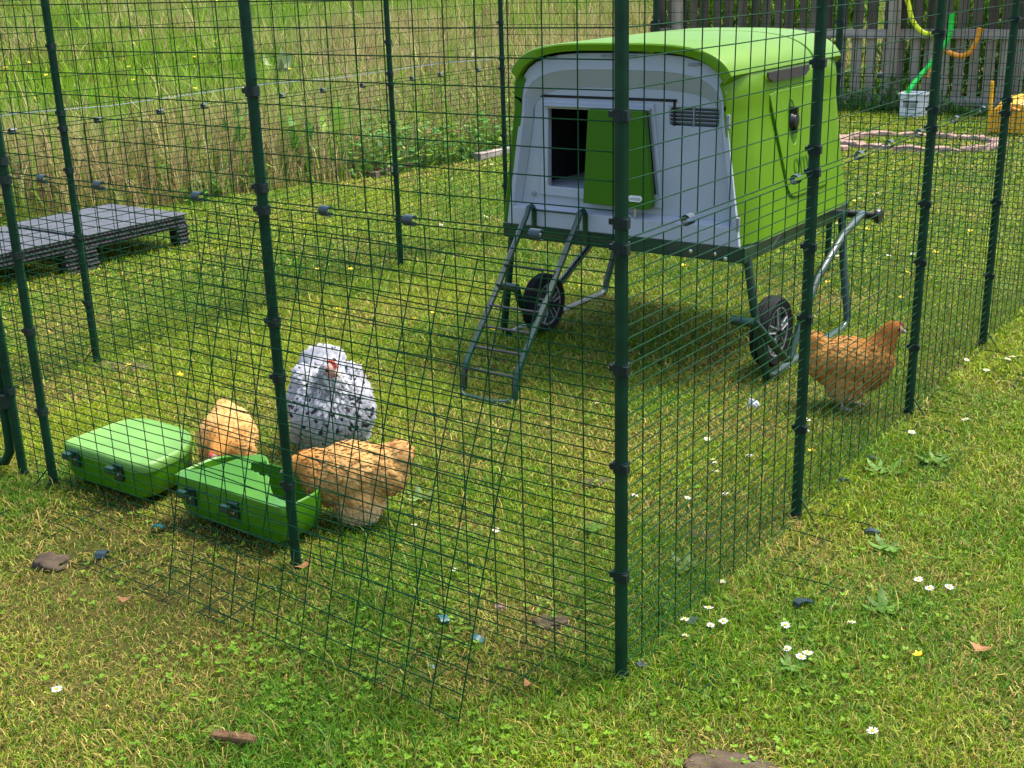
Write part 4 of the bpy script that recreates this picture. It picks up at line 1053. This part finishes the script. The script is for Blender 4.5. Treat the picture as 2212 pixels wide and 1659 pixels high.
# ------------------------------------------------------------------ hens
def ellipsoid(bm, c, r, pitch=0.0, roll=0.0):
    m = Matrix.Translation(c) @ Matrix.Rotation(pitch, 4, 'Y') @ Matrix.Rotation(roll, 4, 'X') @ Matrix.Diagonal((*r, 1))
    bmesh.ops.create_icosphere(bm, subdivisions=3, radius=1, matrix=m)
def hen(name, loc, heading, scale, parts, neck, head, headdir, colfn, feet, tailc, label, faceS=1.0, grp=None, comb=True, nf=8500, seed=1, skinm='skin', flen=.82):
    """parts: [(centre, radii, pitch)], neck: list of (point, radius) ending at the head; hen faces +X locally"""
    t = empty(name, (loc[0], loc[1], 0), heading); t.scale = (scale,)*3
    tag(t, label, 'hen', grp)
    bm = bmesh.new()
    for c, r, p in parts: ellipsoid(bm, c, r, p)
    pts = [Vector(p) for p, r in neck]; rr = [r for p, r in neck]
    for i in range(len(pts)-1):
        for k in range(6):
            f = k/6; ellipsoid(bm, pts[i].lerp(pts[i+1], f), (rr[i]*(1-f)+rr[i+1]*f,)*3)
    ellipsoid(bm, pts[-1], (rr[-1],)*3)
    me = bpy.data.meshes.new('tmp'); bm.to_mesh(me); bm.free()
    o = bpy.data.objects.new('tmp', me); C.objects.link(o)
    rm = o.modifiers.new('r', 'REMESH'); rm.mode = 'VOXEL'; rm.voxel_size = .008
    sm = o.modifiers.new('s', 'SMOOTH'); sm.factor = .6; sm.iterations = 9
    bpy.context.view_layer.update()
    base = bpy.data.meshes.new_from_object(o.evaluated_get(bpy.context.evaluated_depsgraph_get()))
    bpy.data.objects.remove(o)
    nv = len(base.vertices); V = np.zeros(nv*3); base.vertices.foreach_get('co', V); V = V.reshape(-1, 3)
    N = np.zeros(nv*3); base.vertices.foreach_get('normal', N); N = N.reshape(-1, 3)
    rs = np.random.RandomState(seed)
    H = np.array(head); HD = np.array(headdir)/np.linalg.norm(headdir)
    Fq = [list(p.vertices) for p in base.polygons]
    # feathers
    area = np.array([p.area for p in base.polygons]); cen = np.array([list(p.center) for p in base.polygons]); nor = np.array([list(p.normal) for p in base.polygons])
    pi = rs.choice(len(area), nf, p=area/area.sum())
    P = cen[pi]+rs.randn(nf, 3)*.0025; Nn = nor[pi]
    dh = np.linalg.norm(P-H, axis=1)
    face = ((P-H)@HD > .004*faceS) & (dh < .05*faceS)
    P, Nn, dh = P[~face], Nn[~face], dh[~face]; n = len(P)
    # flow: away from the head along the neck, backwards on the body, down on the fluff, up at the tail
    away = P-H; away /= np.linalg.norm(away, axis=1)[:, None]
    body = np.tile(np.array([-1.0, 0, -.28]), (n, 1))
    fluff = np.clip((.13-P[:, 2])/.06, 0, 1)[:, None]
    tl = np.clip(1-np.linalg.norm(P-np.array(tailc), axis=1)/.085, 0, 1)[:, None]
    nk = np.clip(1-(dh-.05)/.11, 0, 1)[:, None]
    fl_ = body*(1-nk)+away*nk*1.2+np.array([-.25, 0, -1.0])*fluff*1.3+np.array([-.6, 0, 1.2])*tl*2.2+rs.randn(n, 3)*.16
    fl_ -= Nn*(fl_*Nn).sum(1)[:, None]; fl_ /= np.linalg.norm(fl_, axis=1)[:, None]+1e-9
    sd = np.cross(Nn, fl_)
    small = nk[:, 0]
    Ln = (.030-.012*small+.020*tl[:, 0]+.006*fluff[:, 0])*(.7+.6*rs.rand(n))*flen; Wn = Ln*(.55-.15*small-.12*fluff[:, 0])
    Ln = np.where(dh < .055, Ln*.55, Ln); Wn = np.where(dh < .055, Wn*.6, Wn)
    lift = (.10+.30*rs.rand(n)**1.5+.22*fluff[:, 0])
    d = fl_*np.cos(lift)[:, None]+Nn*np.sin(lift)[:, None]
    L_, W_ = Ln[:, None], Wn[:, None]
    P = P-Nn*.002
    a = P-sd*W_*.22; b2 = P+sd*W_*.22
    m1 = P+d*L_*.5-sd*W_*.5; m2 = P+d*L_*.5+Nn*W_*.16; m3 = P+d*L_*.5+sd*W_*.5
    e1 = P+d*L_*.85-sd*W_*.36-Nn*L_*.05; e2 = P+d*L_*.85+sd*W_*.36-Nn*L_*.05; tp = P+d*L_*1.02-Nn*L_*.08
    FV = np.stack([a, b2, m1, m2, m3, e1, e2, tp], 1).reshape(-1, 3)
    k = nv+np.arange(n)*8
    Q = np.concatenate([np.stack([k, k+1, k+3, k+2], 1)[:, [0, 1, 2, 3]], np.stack([k+2, k+3, k+7, k+5], 1), np.stack([k+3, k+4, k+6, k+7], 1)])
    Tq = np.stack([k+1, k+4, k+3], 1)
    cb, ct = colfn(P, dh, fluff[:, 0], tl[:, 0], nk[:, 0], rs)
    base_c, _ = colfn(V, np.linalg.norm(V-H, axis=1), np.clip((.13-V[:, 2])/.06, 0, 1), np.zeros(nv), np.clip(1-(np.linalg.norm(V-H, axis=1)-.05)/.11, 0, 1), rs)
    fc = np.stack([cb, cb, cb, cb, cb, ct, ct, ct], 1).reshape(-1, 3)
    VV = np.concatenate([V, FV]); CC = np.concatenate([base_c, fc])
    allf = Fq+Q.tolist()+Tq.tolist()
    nfeather = len(allf)
    # legs and feet, part of the same body mesh
    lb = MB(); lb.smooth = True
    for fx, fy in feet:
        hx, hz = -.02, .11
        lb.tube([(hx, fy*.8, hz), ((hx+fx)/2-.006, fy*.95, .06), (fx-.004, fy, .02), (fx, fy, .008)], [.014, .0075, .0055, .006], 8)
        for a_, l_ in ((0, .048), (.6, .042), (-.6, .042), (math.pi, .02)):
            lb.tube([(fx, fy, .009), (fx+math.cos(a_)*l_*.5, fy+math.sin(a_)*l_*.5, .011), (fx+math.cos(a_)*l_, fy+math.sin(a_)*l_, .004)], [.0055, .0045, .002], 6)
    o_ = len(VV); VV = np.concatenate([VV, np.array(lb.v)]); CC = np.concatenate([CC, np.tile(np.array([.4, .3, .25]), (len(lb.v), 1))])
    allf += [[o_+i for i in f] for f in lb.f]
    m = bpy.data.meshes.new('body'); m.from_pydata(VV.tolist(), [], allf)
    mi = np.zeros(len(allf), int); mi[nfeather:] = 1; m.materials.append(M['feather']); m.materials.append(M['leg']); m.polygons.foreach_set('material_index', mi.tolist())
    m.polygons.foreach_set('use_smooth', [True]*len(allf)); vcol(m, CC)
    ob = bpy.data.objects.new('body', m); C.objects.link(ob); ob.parent = t
    bpy.data.meshes.remove(base)
    # face
    hd = Vector(HD); upv = Vector((0, 0, 1)); sdv = hd.cross(upv).normalized(); upv = sdv.cross(hd).normalized(); Hv = Vector(head); r = rr[-1]*faceS
    def Q3(f, s, u): return Hv+hd*f*r+sdv*s*r+upv*u*r
    b = MB(); b.smooth = True
    b.tube([Q3(.35, 0, -.05), Q3(.75, 0, -.05), Q3(1.0, 0, -.1), Q3(1.12, 0, -.12)], [r*.78, r*.66, r*.42, r*.2], 14); b.build('face', skinm, t, smooth=True)
    b = MB(); b.smooth = True
    b.tube([Q3(.9, 0, -.05), Q3(1.25, 0, -.08), Q3(1.6, 0, -.25), Q3(1.75, 0, -.45)], [r*.32, r*.26, r*.14, r*.03], 10, flat=.8)
    b.tube([Q3(.9, 0, -.3), Q3(1.2, 0, -.36), Q3(1.5, 0, -.42)], [r*.24, r*.18, r*.04], 10, flat=.6); b.build('beak', 'beak', t, smooth=True)
    for s in (-1, 1):
        b = MB(); b.smooth = True; b.lathe([(r*.19, -r*.05), (r*.17, r*.08), (r*.09, r*.15), (.0001, r*.17)], (0, 0, 0), 'z', 12)
        e = b.build('eye', 'eye', t, smooth=True); e.location = Q3(.58, s*.66, .12); e.rotation_euler = (sdv*s+hd*.35).to_track_quat('Z', 'Y').to_euler()
    if comb:
        cs = comb if comb is not True else 1.0
        b = MB(); pts = []; n_ = 5
        for i in range(n_*2+1):
            f = i/(n_*2); pts.append((1.15-1.25*f, .62+.2*math.sin(f*3.1)+(.30 if i % 2 else 0)*cs+.12*cs))
        prof = [(1.15, .35)]+pts+[(-.1, .55)]
        b.smooth = True
        b.rings([[Q3(f, s, u) for f, u in prof] for s in (-.10, .10)]); b.build('comb', 'red', t, bevel=.0015)
        for s in (-1, 1):
            b = MB(); b.smooth = True; b.tube([Q3(.85, s*.28, -.35), Q3(.88, s*.32, -.62*1.0), Q3(.85, s*.32, -.8-.25*cs)], [r*.12, r*.22*max(cs, .5), r*.10], 8, flat=.6); b.build('wattle', 'red', t, smooth=True)
    return t

def buff(light=1.0, red=1.0, sat=1.0):
    def f(P, dh, fl, tl, nk, rs):
        n = len(P); v = rs.rand(n)[:, None]
        c = np.array([.64, .36, .115])*(1-v)+np.array([.78, .52, .22])*v
        c = c*(1-nk[:, None]*.9)+np.array([.62*red, .30, .075])*nk[:, None]*.9
        c = c*(1-fl[:, None])+np.array([.80, .66, .46])*fl[:, None]
        dk = (rs.rand(n) < .14)[:, None]; c = np.where(dk, c*np.array([.72, .58, .5]), c)
        c = c*np.array([1.0, .93/sat**.4, .80/sat**1.2])
        return c*light, np.clip(c*np.array([1.12, 1.15, 1.25]), 0, .95)*light
    return f
def speck(P, dh, fl, tl, nk, rs):
    n = len(P); g_ = rs.rand(n)[:, None]
    c = np.array([.44, .45, .48])*(.70+.30*g_)
    nkc = np.where(rs.rand(n)[:, None] < .62, np.array([.19, .20, .215]), np.array([.48, .49, .50]))
    c = np.where((nk > .35)[:, None], nkc, c)
    nz = np.array([noise.noise(Vector((p[0]*85, p[1]*85, p[2]*60)))+.35*noise.noise(Vector(p)*14) for p in P])
    bl = (((nz > .27) & (rs.rand(n) < .75)) | (rs.rand(n) < .035)) & (nk <= .55) & (fl < .7)
    ct = np.where(bl[:, None], np.array([.02, .02, .024]), c*1.05)
    cb = np.where((bl & (rs.rand(n) < .55))[:, None], np.array([.03, .03, .035]), c)
    return cb, np.clip(ct, 0, .95)

STD = [((0, 0, .205), (.145, .112, .105), .05), ((.085, 0, .195), (.085, .092, .100), .3), ((-.02, .045, .125), (.085, .062, .075), 0), ((-.02, -.045, .125), (.085, .062, .075), 0),
       ((-.105, 0, .185), (.085, .085, .095), -.2), ((-.155, 0, .265), (.055, .048, .075), -.5), ((-.085, 0, .25), (.09, .07, .06), -.3)]
# speckled hen, upright, breast to the camera, head turned to the right
hen('chicken', (-1.50, .675), math.atan2(-.64, .77), .97,
    [((-.02, 0, .19), (.135, .145, .120), .1), ((.065, 0, .18), (.10, .140, .125), .25), ((-.03, .055, .11), (.095, .08, .085), 0), ((-.03, -.055, .11), (.095, .08, .085), 0), ((-.11, 0, .22), (.09, .10, .10), -.3), ((-.15, 0, .285), (.06, .08, .06), -.5), ((-.03, .085, .24), (.09, .035, .075), 0), ((-.03, -.085, .25), (.09, .035, .075), 0)],
    [((.06, 0, .22), .075), ((.095, -.01, .28), .055), ((.108, -.012, .322), .038), ((.115, -.012, .348), .030)], (.115, -.012, .355), (.80, .60, -.18), speck, ((.03, .05), (-.01, -.055)), (-.15, 0, .31),
    'large white hen speckled with black standing upright facing the camera', comb=.5, nf=9500, seed=3, faceS=1.15, skinm='skin')
# buff hen, centre, facing the camera with lowered head
hen('chicken', (-1.64, .345), math.atan2(-.74, .67), .71,
    [((0, 0, .21), (.15, .130, .115), -.1), ((.085, 0, .17), (.085, .118, .115), .2), ((-.02, .05, .12), (.085, .062, .075), 0), ((-.02, -.05, .12), (.085, .062, .075), 0), ((-.10, 0, .225), (.085, .100, .09), -.2), ((-.14, -.02, .275), (.05, .05, .045), -.4)],
    [((.10, .0, .22), .075), ((.15, -.015, .215), .052), ((.185, -.03, .205), .038)], (.185, -.03, .205), (.75, -.45, -.35), buff(.86), ((.02, .05), (-.01, -.05)), (-.14, -.02, .29),
    'buff hen behind the drinking trough facing the camera with its head lowered', comb=.25, seed=4)
# buff hen by the drinker, head low to the left
hen('chicken', (-1.075, .295), math.atan2(-.50, -.86), .84,
    [((0, 0, .20), (.15, .110, .10), .12), ((.085, 0, .18), (.085, .095, .095), .4), ((-.03, .045, .115), (.085, .066, .08), 0), ((-.03, -.045, .115), (.085, .066, .08), 0), ((-.115, 0, .205), (.085, .090, .09), -.2), ((-.160, 0, .245), (.055, .055, .065), -.6)],
    [((.10, 0, .21), .070), ((.145, 0, .228), .050), ((.185, .005, .225), .036)], (.185, .005, .225), (.95, .1, -.28), buff(.80), ((.02, .045), (-.05, -.045)), (-.165, 0, .29),
    'buff hen right of the drinking trough facing left with its tail raised', comb=.35, seed=5)
# buff hen by the right wall, standing tall in profile
hen('chicken', (-.205, 1.975), math.atan2(.40, .92), .84,
    [((0, 0, .215), (.150, .108, .10), .08), ((.09, 0, .205), (.085, .090, .115), .3), ((-.01, .04, .13), (.085, .06, .075), 0), ((-.01, -.04, .13), (.085, .06, .075), 0), ((-.10, 0, .21), (.08, .08, .09), -.2), ((-.135, 0, .27), (.050, .045, .06), -.5)],
    [((.10, 0, .25), .068), ((.135, 0, .305), .048), ((.150, 0, .345), .040), ((.165, 0, .362), .034)], (.165, 0, .362), (1, .02, -.15), buff(.62, 1.15, 1.5), ((.03, .04), (-.02, -.04)), (-.165, 0, .30),
    'darker buff hen standing in profile by the right-hand wall near the coop wheel', comb=.25, seed=6)
